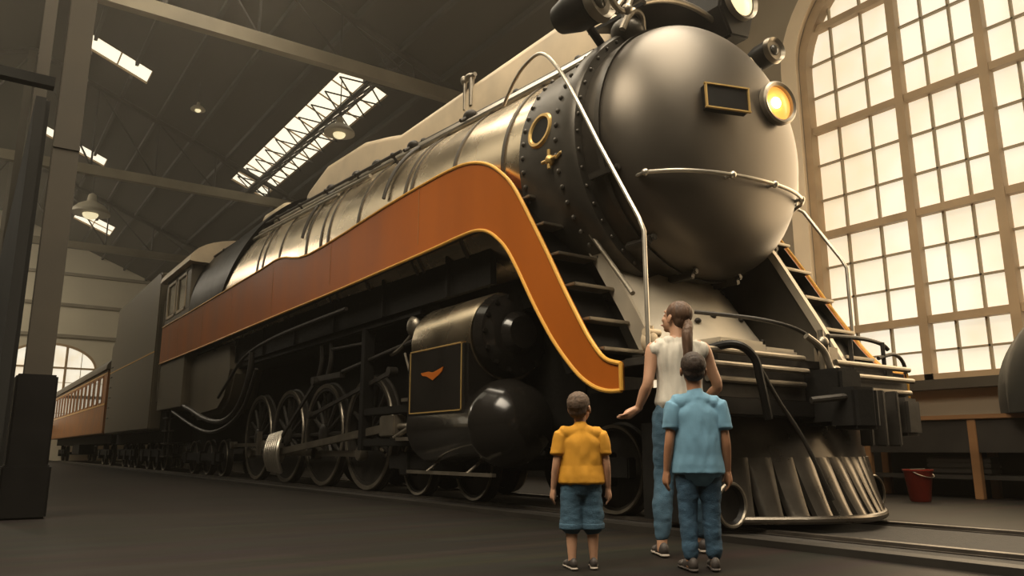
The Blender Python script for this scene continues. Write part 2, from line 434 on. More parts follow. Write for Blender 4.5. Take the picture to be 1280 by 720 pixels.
# lattice truss seen against the long skylight
mb = MB()
for yy in (22.3, 37.2): pass
n = 12
for k in range(n):
    a = 21 + k * 1.35; b = a + 1.35
    mb.tube([(9.3, a, 13.30), (10.9, b, 12.66)], .03, 5); mb.tube([(10.9, a, 12.66), (9.3, b, 13.30)], .03, 5)
    mb.tube([(9.5, a, 12.3), (10.3, b, 12.95)], .04, 5); mb.tube([(10.3, a, 12.95), (9.5, b, 12.3)], .04, 5)
mb.tube([(9.5, 20.6, 12.3), (9.5, 37.4, 12.3)], .07, 6); mb.tube([(10.3, 20.6, 12.95), (10.3, 37.4, 12.95)], .05, 6)
struct(mb, 'lattice_beam', M['dwood'], 'thin lattice girder seen against the long skylight', 'lattice girder', smooth=False)

# columns
COLLAB = ['tall pale riveted column with a dark base at the left', 'slender-looking column farther back at the left picture edge', 'column in the arcade third from the viewer', 'farthest column near the gable wall']
for i, y in enumerate((9.95, 20.6, 35.0, 49.0)):
    x = .62; hz = roofz(x) - .3 if i else 16.2
    mb = MB()
    mb.b2(x - .13, x + .13, y - .15, y - .12, 0, hz); mb.b2(x - .13, x + .13, y + .12, y + .15, 0, hz); mb.b2(x - .012, x + .012, y - .13, y + .13, 0, hz)
    for zz in (4.1, 8.2, 12.3):
        mb.box((x, y - .155, zz), (.27, .02, .05))
    col = struct(mb, 'column', M['column'], COLLAB[i], 'column', smooth=False)
    MB().b2(x - .2, x + .19, y - .2, y + .2, 0, 1.5).b2(x - .23, x + .22, y - .23, y + .23, 0, .55).build('column_base', M['black'], col, bev=.02, smooth=False)
mb = MB(); mb.b2(.30, .42, 11.2, 48.5, 0, 5.2)
for k in range(8): mb.b2(.42, .47, 11.3 + k * 5.2, 11.5 + k * 5.2, 0, 5.2)
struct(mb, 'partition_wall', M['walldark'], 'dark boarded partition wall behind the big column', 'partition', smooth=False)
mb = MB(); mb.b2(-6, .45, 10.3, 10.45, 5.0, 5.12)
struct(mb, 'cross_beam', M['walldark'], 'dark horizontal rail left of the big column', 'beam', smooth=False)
# far cabinet-like dark box beside the column
mb = MB(); mb.b2(-2.6, -.02, 10.3, 11.3, 0, 1.5)
t = tag(mb.build('storage_chest', M['dwood'], bev=.03), 'low black storage chest behind the base of the big column', 'chest')
mb = MB(); mb.b2(-2.62, 0, 10.28, 11.32, 1.5, 1.6); mb.build('lid', M['black'], t, bev=.02)

# track
mb = MB(); mb.b2(5.15, 7.85, -6, YF - .2, 0.001, .012)
struct(mb, 'track_bed', M['bed'], 'dark strip of track bed under the train', 'track bed', smooth=False)
for i, x in enumerate((5.70, 7.30)):
    mb = MB(); mb.b2(x - .045, x + .045, -6, YF - .3, .012, .045); mb.b2(x - .09, x + .09, -6, YF - .3, .012, .02)
    tag(mb.build('rail', M['rail'], bev=.004), ['steel rail on the side nearest the children', 'steel rail on the window side of the track'][i], 'rail')
mb = MB(); mb.b2(4.98, 5.14, -6, YF - .2, 0, .05)
struct(mb, 'track_kerb', M['dwood'], 'dark kerb edging the floor beside the track', 'kerb', smooth=False)

# pendant lamps
def pendant(x, y, z, s, label):
    r = empty('pendant_lamp', (x, y, z), label, 'lamp', 'pendant lamps hanging from the roof')
    mb = MB(); mb.lathe([(0, .5 * s), (.08 * s, .49 * s), (.25 * s, .33 * s), (.36 * s, .13 * s), (.55 * s, .1 * s), (.6 * s, .03 * s)], (x, y, z), 'z', 28); mb.build('lamp_shade', M['lampmetal'], r)
    MB().cyl((x, y, z + .58 * s), (x, y, roofz(x)), .02, n=6).build('cord', M['dwood'], r)
    MB().ell((x, y, z - .02), (.2 * s, .2 * s, .14 * s)).build('bulb', M['lens2'], r)
pendant(6.1, 30, 13.6, .55, 'small pendant lamp hanging left of the long skylight')
pendant(9.5, 24, 11.35, 1.05, 'large pale pendant lamp hanging in front of the long skylight')
pendant(9.75, 24, 15.0 - 1.9, .0001, 'x') if False else None
pendant(4.3, 45, 12.9, 1.9, 'pale pendant lamp hanging near the gable wall')

# ================================================================== LOCOMOTIVE
CX = 6.5
loco = empty('steam_locomotive', (CX, 4.0, 0), 'huge streamlined steam locomotive with an orange side band and round grey nose', 'locomotive')
ST = [(6.3, 4.0, 1.49, 1.49), (7, 4.02, 1.5, 1.5), (10, 4.15, 1.52, 1.58), (14, 4.33, 1.51, 1.72), (18, 4.5, 1.5, 1.86), (23.1, 4.6, 1.5, 1.95)]
def st(y):
    y = min(max(y, ST[0][0]), ST[-1][0])
    for a, b in zip(ST[:-1], ST[1:]):
        if y <= b[0]:
            t = (y - a[0]) / (b[0] - a[0]); return [a[i] + (b[i] - a[i]) * t for i in range(1, 4)]
def bp(y, deg, off=0.):
    # point on boiler surface; deg from top towards the near (left) side
    zc, rx, rz = st(y); q = math.radians(deg)
    return (CX - (rx + off) * math.sin(q), y, zc + (rz + off) * math.cos(q))
mb = MB(); R = []
y = 6.3
while y < 23.1 + 1e-6:
    R.append([bp(y, 360 * j / 72) for j in range(72)]); y += .6
boiler = mb.rings(R).build('boiler', M['boiler'], loco)
for y in (7.35, 8.55, 9.75, 9.95, 11.6, 12.9, 13.25, 14.0, 15.6, 16.7, 17.1):
    mb = MB(); mb.rings([[bp(y + d, 360 * j / 72, o) for j in range(72)] for d, o in ((-.03, -.01), (-.03, .018), (.03, .018), (.03, -.01))])
    mb.build('boiler_band', M['smoke'], boiler)
# smokebox barrel with rivets and flange ring
mb = MB(); mb.lathe([(5.92, 1.3), (5.92, 1.57), (5.97, 1.60), (6.12, 1.60), (6.16, 1.56), (6.34, 1.56), (6.36, 1.53), (6.98, 1.53), (7.0, 1.4)], (CX, 0, 4.0), 'y', 96)
for k in range(56):
    q = 2 * PI * k / 56
    for yy, rr in ((6.25, 1.565), (6.9, 1.535)):
        mb.ell((CX + rr * math.cos(q), yy, 4.0 + rr * math.sin(q)), (.03, .03, .03), n=8, m=5)
for k in range(48):
    q = 2 * PI * k / 48; mb.ell((CX + 1.53 * math.cos(q), 5.915, 4.0 + 1.53 * math.sin(q)), (.022, .02, .022), n=8, m=5)
ring = mb.build('smokebox', M['ring'], loco)
# domed front
prof = [(5.95, 1.47), (5.8, 1.475), (5.62, 1.465)]
for k in range(1, 19):
    q = PI / 2 * k / 18; prof.append((5.62 - .74 * math.sin(q) ** 1.0, 1.465 * math.cos(q) ** .86 if k < 18 else .01))
def domey(dx, dz):
    r = min(math.hypot(dx, dz), 1.46); c = (r / 1.465) ** (1 / .86); return 5.62 - .74 * math.sqrt(max(0, 1 - c * c))
dome = MB().lathe(prof, (CX, 0, 4.0), 'y', 96).build('smokebox_door', M['smoke'], loco, ang=60)
# seam ring and hinges / latches on the door
mb = MB(); mb.lathe([(5.66, 1.455), (5.63, 1.49), (5.70, 1.49), (5.72, 1.46)], (CX, 0, 4.0), 'y', 96)
mb.build('door_rim', M['ring'], dome)
for q in (200, 232, 258, 286, 318):
    a = math.radians(q); x, z = CX + 1.47 * math.cos(a), 4.0 + 1.47 * math.sin(a)
    m2 = MB(); m2.box((x, 5.68, z), (.07, .34, .16), (0, -a - PI / 2, 0)); m2.cyl((x, 5.5, z), (x, 5.46, z), .035, n=10)
    m2.build('door_latch', M['ring'], dome, bev=.01)
# number plate
px, pz = 6.04, 4.22
def dn(x, z):
    e = .01; y = domey(x - CX, z - 4.0); yx = domey(x - CX + e, z - 4.0); yz = domey(x - CX, z - 4.0 + e)
    return y, Vector(((yx - y) / e, -1, (yz - y) / e)).normalized()
y, nrm = dn(px, pz); rx = math.atan2(nrm.z, -nrm.y) * -.5; rz = math.atan2(nrm.x, -nrm.y) * 1.5 - .12
RM = Euler((rx, 0, rz)).to_matrix()
mb = MB(); mb.v = []; mb.box((0, 0, 0), (.48, .10, .26)); mb.v = [tuple(RM @ Vector(v) + Vector((px, y - .07, pz))) for v in mb.v]
plate = mb.build('number_plate', M['black'], dome)
mb = MB()
for c, d in (((0, -.055, .13), (.52, .03, .015)), ((0, -.055, -.13), (.52, .03, .015)), ((-.245, -.055, 0), (.015, .03, .27)), ((.245, -.055, 0), (.015, .03, .27))): mb.box(c, d)
mb.v = [tuple(RM @ Vector(v) + Vector((px, y - .07, pz))) for v in mb.v]
mb.build('plate_frame', M['brass'], plate, smooth=False)
# headlight
def lampat(name, c, dirv, r, depth, lensm, rimm, housm, bulb=True):
    c = Vector(c); d = Vector(dirv).normalized()
    Q = d.to_track_quat('Z', 'Y').to_matrix()
    def mk(prof, n=40):
        m = MB(); m.lathe(prof, (0, 0, 0), 'z', n); m.v = [tuple(Q @ Vector(v) + c) for v in m.v]; return m
    h = mk([(-depth, r * .45), (-depth * .9, r * .72), (-depth * .4, r * .97), (0, r), (.0, r * .9), (-.02, r * .88)]).build(name, housm, loco)
    mk([(-.04, r * .93), (-.04, r * 1.08), (.03, r * 1.1), (.05, r * 1.0), (.035, r * .86), (-.02, r * .86)]).build('lamp_rim', rimm, h)
    mk([(-.03, r * .88), (-.01, r * .87), (.015, r * .5), (.022, .01)]).build('lens', lensm, h)
    if bulb:
        m = MB(); m.ell((0, 0, 0), (r * .28, r * .28, r * .14)); m.v = [tuple(Q @ Vector(v) + c + d * .03 + Vector((-.07, 0, -.02))) for v in m.v]; m.build('bulb', M['bulb'], h)
    return h
lampat('headlight', (6.93, 4.84, 4.42), (-.12, -1, -.02), .225, .36, M['lens'], M['steel'], M['ring'])
# bracket under the headlight
mb = MB(); mb.tube(smooth_path([(7.22, 5.2, 4.34), (7.3, 5.12, 4.1), (7.36, 5.14, 3.9), (7.4, 5.3, 3.7)]), .018); mb.tube(smooth_path([(7.42, 5.2, 4.4), (7.62, 5.2, 4.2), (7.84, 5.4, 4.12), (7.95, 5.7, 4.15)]), .018); mb.box((7.24, 5.3, 4.34), (.2, .36, .08))
mb.build('headlight_bracket', M['steel'], loco)
# upper lamp box above the nose and marker lamps
hx, hy, hz = 7.10, 5.62, 5.90
mb = MB(); mb.prism([(hx - .30, hz - .02), (hx - .12, hz - .36), (hx + .22, hz - .30), (hx + .34, hz + .04), (hx + .28, hz + .42), (hx - .22, hz + .44)], 'y', hy - .18, hy + .5)
th = mb.build('top_lamp', M['black'], loco, bev=.03)
MB().lathe([(-.06, .24), (-.1, .27), (-.02, .27), (0, .2)], (hx + .02, hy - .18, hz + .14), 'y', 32).build('lamp_rim', M['steel'], th)
MB().lathe([(-.02, .24), (-.05, .2), (-.09, .01)], (hx + .02, hy - .2, hz + .14), 'y', 32).build('lens', M['lens2'], th)
def marker(c, s, tilt):
    x, y, z = c
    m = MB(); m.lathe([(-.12, .02), (-.12, .13), (-.08, .17), (.12, .17), (.3, .12), (.32, .02)], (0, 0, 0), 'y', 28)
    E = Euler((0, 0, tilt)).to_matrix(); m.v = [tuple(E @ (Vector(v) * s) + Vector(c)) for v in m.v]
    h = m.build('marker_lamp', M['black'], loco)
    m = MB(); m.lathe([(-.13, .13), (-.17, .165), (-.10, .185), (-.08, .16)], (0, 0, 0), 'y', 28); m.v = [tuple(E @ (Vector(v) * s) + Vector(c)) for v in m.v]; m.build('lamp_rim', M['steel'], h)
    m = MB(); m.ell((0, -.13, 0), (.075, .04, .075)); m.v = [tuple(E @ (Vector(v) * s) + Vector(c)) for v in m.v]; m.build('lens', M['cabglass'], h)
    return h
marker((7.93, 5.65, 5.68), .95, -.1)
marker((5.08, 5.85, 5.46), 1.35, .15)
MB().tube([(7.93, 5.75, 5.58), (7.65, 5.95, 5.1)], .04).build('lamp_arm', M['black'], loco); MB().tube([(5.12, 5.95, 5.36), (5.55, 6.1, 5.2)], .05).build('lamp_arm', M['black'], loco)
# pipes and fittings around the left marker lamp
mb = MB()
mb.tube(smooth_path([(4.86, 5.6, 5.5), (4.95, 5.55, 5.85), (5.1, 5.55, 5.6), (5.25, 5.6, 5.42), (5.42, 5.62, 5.40), (5.55, 5.65, 5.62), (5.62, 5.7, 5.9)]), .035)
mb.tube(smooth_path([(5.3, 5.7, 5.4), (5.45, 5.75, 5.55), (5.62, 5.78, 5.8), (5.7, 5.8, 6.1)]), .03)
mb.tube(smooth_path([(5.6, 5.85, 5.35), (5.7, 5.8, 5.58), (5.85, 5.8, 5.58), (5.92, 5.85, 5.4)]), .04)
mb.ell((5.44, 5.6, 5.42), (.06, .06, .06)); mb.ell((4.95, 5.55, 5.78), (.07, .05, .05))
mb.build('lamp_pipes', M['steel'], loco)
mb = MB(); mb.ell((5.78, 5.95, 5.42), (.2, .2, .16)); mb.cyl((5.78, 5.95, 5.3), (5.78, 5.95, 5.7), .07); mb.build('vent_cap', M['ring'], loco)
# smoke-lifting visor over the nose
mb = MB(); G = []
for i in range(9):
    t = i / 8; row = []
    for j in range(17):
        q = math.radians(-27 + 54 * j / 16)
        row.append((CX + (1.66 + .10 * t) * math.sin(q) * 1.0, 5.62 + t * .9 + .3 * (1 - math.cos(q)), 4.0 + (1.53 + .28 * (1 - t)) * math.cos(q) + .28 * t))
    G.append(row)
mb.sheet(G, .05, (0, 0, 1)); mb.build('nose_visor', M['black'], loco)
mb = MB(); mb.tube([(p[0], p[1] - .01, p[2] + .02) for p in G[0]], .035); mb.tube([(p[0], p[1], p[2]) for p in [r[-1] for r in G]], .04); mb.tube([(G[0][13][0], G[0][13][1] - .03, G[0][13][2]), (G[0][13][0] + .03, G[0][13][1] - .05, G[0][13][2] + .3)], .03)
mb.build('visor_edge', M['steel'], loco)
# grab rail across the nose
pts = []
for k in range(15):
    x = 5.27 + 2.62 * k / 14; z = 3.40 + .10 * k / 14; y = domey(min(max(x - CX, -1.3), 1.38), z - 4.0) - .09; pts.append((x, y, z))
pts = smooth_path(pts, 2) 
mb = MB(); mb.tube(pts, .021)
for k in (0, 9, 16, 24): 
    p = pts[k]; mb.cyl(p, (p[0] + (.0), p[1] + .12, p[2]), .02, n=8); mb.ell(p, (.04, .04, .04), n=10, m=6)
mb.build('grab_rail', M['bright'], loco)
# ring handrail on the right shoulder of the nose, following the flange
mb = MB(); mb.tube([(CX + 1.52 * math.sin(math.radians(q)), 5.42, 4.0 + 1.52 * math.cos(math.radians(q))) for q in range(30, 108, 4)], .02)
for q in (32, 70, 104): mb.cyl((CX + 1.52 * math.sin(math.radians(q)), 5.42, 4.0 + 1.52 * math.cos(math.radians(q))), (CX + 1.44 * math.sin(math.radians(q)), 5.5, 4.0 + 1.44 * math.cos(math.radians(q))), .015, n=8)
mb.build('shoulder_rail', M['bright'], loco)
# tall corner handrails curving over the boiler side
for sx in (-1, 1):
    X = lambda d: CX + sx * d
    if sx < 0:
        pl = [(X(1.33), 7.6, 4.98), (X(1.42), 7.25, 5.12), (X(1.5), 6.9, 5.18), (X(1.56), 6.5, 5.14), (X(1.60), 6.15, 4.8), (X(1.6), 5.85, 4.32), (X(1.6), 5.45, 3.6), (X(1.6), 4.98, 2.80), (X(1.6), 4.92, 2.66)]
        path = smooth_path(pl[:-2], 5)[:-1] + [Vector(pl[-2]), Vector(pl[-1]), Vector((X(1.6), 4.92, 1.5))]
    else:
        path = [Vector((X(1.42), 5.50, 3.62)), Vector((X(1.5), 5.35, 3.5)), Vector((X(1.6), 4.98, 2.86)), Vector((X(1.6), 4.92, 2.74)), Vector((X(1.6), 4.92, 1.5))]
    mb = MB(); mb.tube(path, .021, 12); mb.build('corner_handrail', M['bright'], loco)
mb = MB(); mb.tube([(5.36, 6.6, 3.45), (5.34, 6.1, 2.9), (5.05, 5.25, 2.15)], .024); mb.build('stay_rod', M['steel'], loco)
# porthole and valve on the smokebox side
mb = MB()
def sidelathe(prof, y, z, deg, m=None):
    zc, rx, rz = st(y); c = Vector(bp(y, deg)); q = math.radians(deg); d = Vector((-math.sin(q), 0, math.cos(q)))
    Q = d.to_track_quat('Z', 'Y').to_matrix(); mm = MB(); mm.lathe(prof, (0, 0, 0), 'z', 32); mm.v = [tuple(Q @ Vector(v) + c) for v in mm.v]; return mm
ph = sidelathe([(-.1, .14), (.03, .15), (.055, .17), (.055, .20), (.02, .22), (-.05, .22)], 6.6, 0, 81).build('porthole', M['brass'], loco)
sidelathe([(-.05, .15), (.035, .15), (.036, .01)], 6.6, 0, 81).build('porthole_glass', M['under'], ph)  # matte black disc stands in for the shaded hole
mb = MB(); x, y, z = 4.94, 6.35, 3.80
mb.ell((x, y, z), (.06, .06, .06)); mb.cyl((x, y, z), (x + .2, y, z), .04); mb.tube([(x - .02, y - .12, z), (x - .02, y + .12, z)], .02); mb.tube([(x - .02, y, z - .1), (x - .02, y, z + .12)], .02); mb.tube(smooth_path([(x, y - .1, z), (x, y - .2, z + .03), (x, y - .26, z - .05)]), .018)
mb.build('blower_valve', M['brass'], loco)
# handrails and conduits along the boiler
def along(deg, off, y0, y1, r, m, name, n=40, posts=None):
    mb = MB(); mb.tube([bp(y0 + (y1 - y0) * k / n, deg, off) for k in range(n + 1)], r, 8)
    if posts:
        yy = y0 + .3
        while yy < y1:
            mb.cyl(bp(yy, deg, -.02), bp(yy, deg, off), r * .9, n=8); mb.ell(bp(yy, deg, off), (r * 1.8,) * 3, n=8, m=6); yy += posts
    return mb.build(name, m, loco)
along(24, .13, 6.6, 22, .035, M['iron'], 'boiler_handrail', posts=1.35)
along(29, .06, 6.3, 20, .065, M['bright'], 'boiler_conduit')
along(35, .05, 6.3, 21, .04, M['bright'], 'boiler_conduit')
along(40, .14, 11, 24, .028, M['iron'], 'boiler_handrail', posts=1.5)
along(47, .05, 12.0, 22, .035, M['bright'], 'boiler_conduit')
along(52, .05, 13.2, 22, .03, M['bright'], 'boiler_conduit')
for y in (10.6, 14.2): MB().tube([bp(y, d, .05) for d in range(14, 80, 4)], .03, 8).build('sand_pipe', M['iron'], loco)
for y in (9.2, 11.0, 12.4, 13.3, 14.6):
    mb = MB(); c = bp(y, 31, .12); mb.ell(c, (.09, .14, .09)); mb.cyl(bp(y, 24, .12), bp(y, 38, .12), .03); mb.build('check_valve', M['iron'], loco)
# skyline casing on top
def casing(stn, name):
    R = []
    for y, xl, xr, zb, zt, rad in stn:
        R.append([(xl, y, zb), (xl, y, zt - rad), (xl + rad * .3, y, zt - rad * .3), (xl + rad, y, zt), (xr - rad, y, zt), (xr - rad * .3, y, zt - rad * .3), (xr, y, zt - rad), (xr, y, zb)])
    return MB().rings(R).build(name, M['cream'], loco, ang=50)
casing([(6.3, 6.1, 6.9, 5.3, 5.75, .1), (6.8, 6.0, 7.0, 5.3, 6.28, .14), (7.6, 5.98, 7.02, 5.3, 6.38, .14), (12.2, 5.98, 7.02, 5.4, 6.42, .14), (12.6, 5.9, 7.1, 5.4, 6.5, .14), (13.6, 5.9, 7.1, 5.5, 6.74, .16), (15.6, 5.9, 7.1, 5.6, 6.86, .18), (16.8, 5.95, 7.05, 5.6, 6.62, .16), (17.3, 6.1, 6.9, 5.6, 6.2, .1)], 'skyline_casing')
casing([(18.2, 6.1, 6.9, 5.8, 6.4, .1), (18.7, 5.98, 7.02, 5.8, 6.85, .16), (20.2, 5.98, 7.02, 5.8, 6.9, .16), (20.8, 6.1, 6.9, 5.8, 6.5, .1)], 'sand_dome')
mb = MB(); mb.cyl((5.99, 9.7, 6.0), (5.99, 9.7, 6.5), .045); mb.cyl((5.99, 9.9, 6.0), (5.99, 9.9, 6.45), .03); mb.ell((5.99, 9.75, 6.5), (.08, .12, .06)); mb.ell((5.99, 9.93, 6.52), (.06, .06, .08)); mb.cyl((5.99, 9.6, 6.5), (5.99, 9.94, 6.5), .035)
mb.build('whistle', M['steel'], loco)
# dark hood before the cab
R = []
for k, y in enumerate((0, .12, .5, 1, 2, 3, 4.2)):
    ring_ = []
    for j in range(64):
        q = 2 * PI * j / 64; s = [.9, .99, 1, 1, 1, 1, 1][k]
        x = CX + 1.555 * s * math.sin(q); z = 4.62 + (2.08 if math.cos(q) > 0 else 1.9) * s * math.cos(q)
        y0 = 19.9 - 2.6 * max(0, (z - 4.4) / 2.2)
        ring_.append((x, min(23.4, y0 + y * (23.4 - y0) / 4.2), z))
    R.append(ring_)
MB().rings(R).build('firebox_hood', M['black'], loco)

# ---- orange valances
BOT = [(26.45, 3.36), (23.3, 3.34), (20, 3.33), (16, 3.33), (12.4, 3.32), (10, 3.33), (8.8, 3.34), (8.2, 3.35), (7.82, 3.34), (7.55, 3.27), (7.32, 3.13), (7.12, 2.95), (6.9, 2.66), (6.6, 2.22), (6.3, 1.83), (6.05, 1.57), (5.85, 1.40), (5.65, 1.29), (5.46, 1.24), (5.28, 1.235)]
TOP = [(26.45, 4.52), (23.3, 4.5), (20, 4.5), (16.6, 4.5), (15.2, 4.5), (13.6, 4.24), (10.4, 4.32), (9.2, 4.33), (8.5, 4.32), (8.0, 4.27), (7.55, 4.12), (7.2, 3.88), (6.95, 3.62), (6.62, 3.14), (6.35, 2.73), (6.1, 2.33), (5.88, 2.0), (5.7, 1.75), (5.50, 1.55), (5.28, 1.48)]
def refine(P, k=4): return [(p.x, p.y) for p in smooth_path([(a, b, 0) for a, b in P], k)]
def fwd(a, z): return a - .92 * max(0, min(1, (4.45 - z) / .8)) * max(0, min(1, (9.3 - a) / 1.6))
Bf0, Tf0 = refine(BOT), refine(TOP)
for sx in (-1, 1):
    Bf, Tf = (Bf0, Tf0) if sx < 0 else ([(fwd(a, z), z) for a, z in Bf0], [(fwd(a, z), z) for a, z in Tf0])
    sh = 0 if sx < 0 else -.92
    x0 = CX + sx * 1.60; x1 = CX + sx * 1.56
    v = MB().strip(Bf, Tf, 'x', x0, x1).build('side_valance', M['orange'], loco, ang=60)
    if sx > 0: MB().strip(Bf, Tf, 'x', x1 - .012, x1).build('valance_liner', M['ring'], v, ang=60)  # dark sheet stands in for backlit shade on this inner face
    mb = MB()
    for P in (Bf, Tf): mb.tube([(x0 + (.02 if sx > 0 else 0), a, b) for a, b in P], .022, 8)
    mb.tube([(x0, Bf[-1][0], 1.235), (x0, Bf[-1][0], 1.49)], .022, 8)
    mb.build('valance_lining', M['yellow'], v)
    for yy in (9.3, 12.5, 15.6, 18.6, 21.3, 24.1): MB().box((x0 + sx * .002, yy, 3.9), (.006, .014, 1.02 if yy > 14.5 else .82)).build('panel_seam', M['carr'], v)
    # running board joining valance and boiler
    MB().b2(min(x1, CX + sx * 1.2), max(x1, CX + sx * 1.2), 8, 23.2, 3.42, 3.47).build('running_board', M['black'], loco)
    # ladder between valance and apron: dark riser sheet with treads
    xi = CX + sx * 0.98
    rise = [(8.2, 4.0), (7.3, 3.78), (6.95, 3.45), (6.6, 2.92), (6.25, 2.4), (5.95, 1.95), (5.7, 1.5)]
    if sx > 0: rise = [(a + sh, b) for a, b in rise[2:]]; rise = [(6.3, 3.55)] + rise
    rise = refine(rise)
    back = [(a + .42, b - .05) for a, b in rise]
    MB().strip(rise, back, 'x', min(xi, x1), max(xi, x1)).build('stair_casing', M['black'], loco, ang=60)
    for k, (a, b) in enumerate([(6.98, 3.52), (6.72, 3.14), (6.46, 2.75), (6.2, 2.37), (5.98, 1.98), (5.78, 1.66)]):
        mb = MB(); mb.box(((x1 + xi) / 2 + .0, a - .10 + sh, b), (abs(xi - x1) - .04, .22, .035))
        mb.build('step_tread', M['steel'], loco, bev=.008)
    # grey stringer along the inner edge
    sA = [(7.9, 4.14), (7.25, 3.9), (6.85, 3.55), (6.5, 3.0), (6.17, 2.5), (5.87, 2.05), (5.6, 1.6)]
    sB = [(a - .20, b + .03) for a, b in sA]
    if sx > 0:
        sA = [(5.62, 3.1), (5.46, 3.01), (5.07, 2.36), (4.75, 1.8), (4.6, 1.52)]; sB = [(a + .1, b) for a, b in sA]
        MB().prism([(5.6, 3.05), (5.5, 2.95), (5.1, 2.3), (4.62, 1.5), (6.2, 1.5), (6.9, 3.2)], 'x', xi - .01, xi + .01).build('stair_side_plate', M['ring'], loco, smooth=False)
    MB().strip(refine(sA), refine(sB), 'x', xi - (.02 if sx < 0 else .05), xi + .02).build('stair_stringer', M['apron'], loco, ang=60)
# apron under the nose
G = []
P = [(6.80, 3.45), (6.55, 3.1), (6.25, 2.66), (5.95, 2.25), (5.68, 1.9), (5.45, 1.62), (5.36, 1.5)]
Pf = refine(P, 3)
for a, b in Pf:
    row = []
    for j in range(25):
        t = -1 + 2 * j / 24; x = CX + .98 * t
        bul = .34 * (1 - abs(t) ** 2.2) * min(1, max(0, (3.5 - b) / .9))
        row.append((x, a - bul, b))
    G.append(row)
mb = MB().sheet(G, .04, (0, 1, 0)); apron = mb.build('nose_apron', M['apron'], loco, ang=60)
for x, z in ((5.95, 2.02), (6.15, 2.02), (6.98, 2.55), (7.0, 2.12), (7.3, 1.9), (7.12, 2.5), (7.2, 2.46), (6.45, 2.1)):
    t = (x - CX) / .98; a = min(Pf, key=lambda p: abs(p[1] - z))[0] - .34 * (1 - abs(t) ** 2.2) * min(1, max(0, (3.5 - z) / .9))
    MB().ell((x, a - .02, z), (.04, .035, .03), n=10, m=6).build('apron_bolt', M['iron'], apron)

# ---- front deck, beam, rails
x0, x1 = CX - 1.6, CX + 1.6
mb = MB(); mb.prism([(x0 + .06, 5.9), (x0 + .06, 5.26), (x0, 5.24), (x0, 4.55), (x0 + .25, 4.36), (x1 - .25, 4.36), (x1 - .06, 4.55), (x1 - .06, 5.9)], 'z', 1.44, 1.52); mb.build('front_deck', M['iron'], loco, bev=.01)
mb = MB(); mb.b2(x0 + .02, x1 - .02, 4.34, 4.5, 1.12, 1.42); mb.b2(x0 + .02, x1 - .02, 4.5, 4.7, 1.0, 1.2); mb.build('buffer_beam', M['iron'], loco, bev=.02)
mb = MB()
for z, yy in ((1.52, 4.30), (1.40, 4.27), (1.28, 4.31)): mb.cyl((x0 + .05, yy, z), (CX - .25, yy, z), .028, n=10); mb.cyl((CX + .25, yy, z), (x1 - .05, yy, z), .028, n=10)
mb.build('beam_pipes', M['steel'], loco)
mb = MB(); mb.b2(CX - 1.25, CX - .62, 4.4, 4.9, 1.52, 1.66); mb.b2(CX - .56, CX - .1, 4.45, 4.9, 1.52, 1.63); mb.build('deck_boxes', M['apron'], loco, bev=.03)
# railing on the deck
mb = MB()
mb.tube(smooth_path([(CX - .95, 4.95, 1.98), (CX - .5, 4.5, 1.88), (CX - .15, 4.3, 1.74), (CX + .05, 4.3, 1.5)]), .02)
mb.tube(smooth_path([(CX + .25, 4.36, 1.78), (CX + .8, 4.36, 1.80), (CX + 1.2, 4.38, 1.78), (CX + 1.3, 4.36, 1.72)]), .022)
mb.tube(smooth_path([(CX + 1.1, 4.36, 1.62), (CX + 1.4, 4.36, 1.68), (CX + 1.57, 4.36, 1.6), (CX + 1.6, 4.36, 1.4), (CX + 1.6, 4.36, 1.08)]), .02)
for x in (CX + .25, CX + .62, CX + 1.2): mb.cyl((x, 4.36, 1.45), (x, 4.36, 1.79), .022, n=8)
mb.build('deck_railing', M['iron'], loco)
mb = MB(); mb.cyl((CX - .02, 4.26, 1.36), (CX - .02, 4.26, 1.8), .03); mb.cyl((CX + .1, 4.3, 1.4), (CX + .1, 4.3, 1.72), .035); mb.tube(smooth_path([(CX - .3, 4.22, 1.72), (CX - .12, 4.18, 1.6), (CX - .04, 4.16, 1.42), (CX + .1, 4.16, 1.36)]), .03); mb.ell((CX - .02, 4.24, 1.68), (.06, .05, .06)); mb.ell((CX + .08, 4.2, 1.42), (.07, .05, .05)); mb.box((CX + .2, 4.36, 1.56), (.2, .12, .2))
mb.build('hose_fittings', M['steel'], loco)
# black draught bars at the left
mb = MB()
mb.tube(smooth_path([(CX - 1.5, 4.5, 1.5), (CX - 1.36, 4.2, 1.56), (CX - 1.22, 4.1, 1.46), (CX - 1.17, 4.08, 1.25), (CX - 1.1, 4.08, .95)]), .036); mb.build('beam_step_iron', M['black'], loco)
mb = MB(); mb.tube(smooth_path([(CX - 1.18, 4.08, 1.38), (CX - .95, 4.08, 1.1), (CX - .75, 4.02, .8), (CX - .5, 3.95, .3)]), .018); mb.build('uncoupling_rod', M['iron'], loco)
mb = MB(); mb.ell((5.0, 5.0, 1.66), (.09, .07, .12)); mb.cyl((5.0, 5.0, 1.5), (5.0, 5.0, 1.8), .04); mb.cyl((4.92, 4.98, 1.74), (5.1, 4.98, 1.74), .035); mb.build('deck_valve', M['cream'], loco)
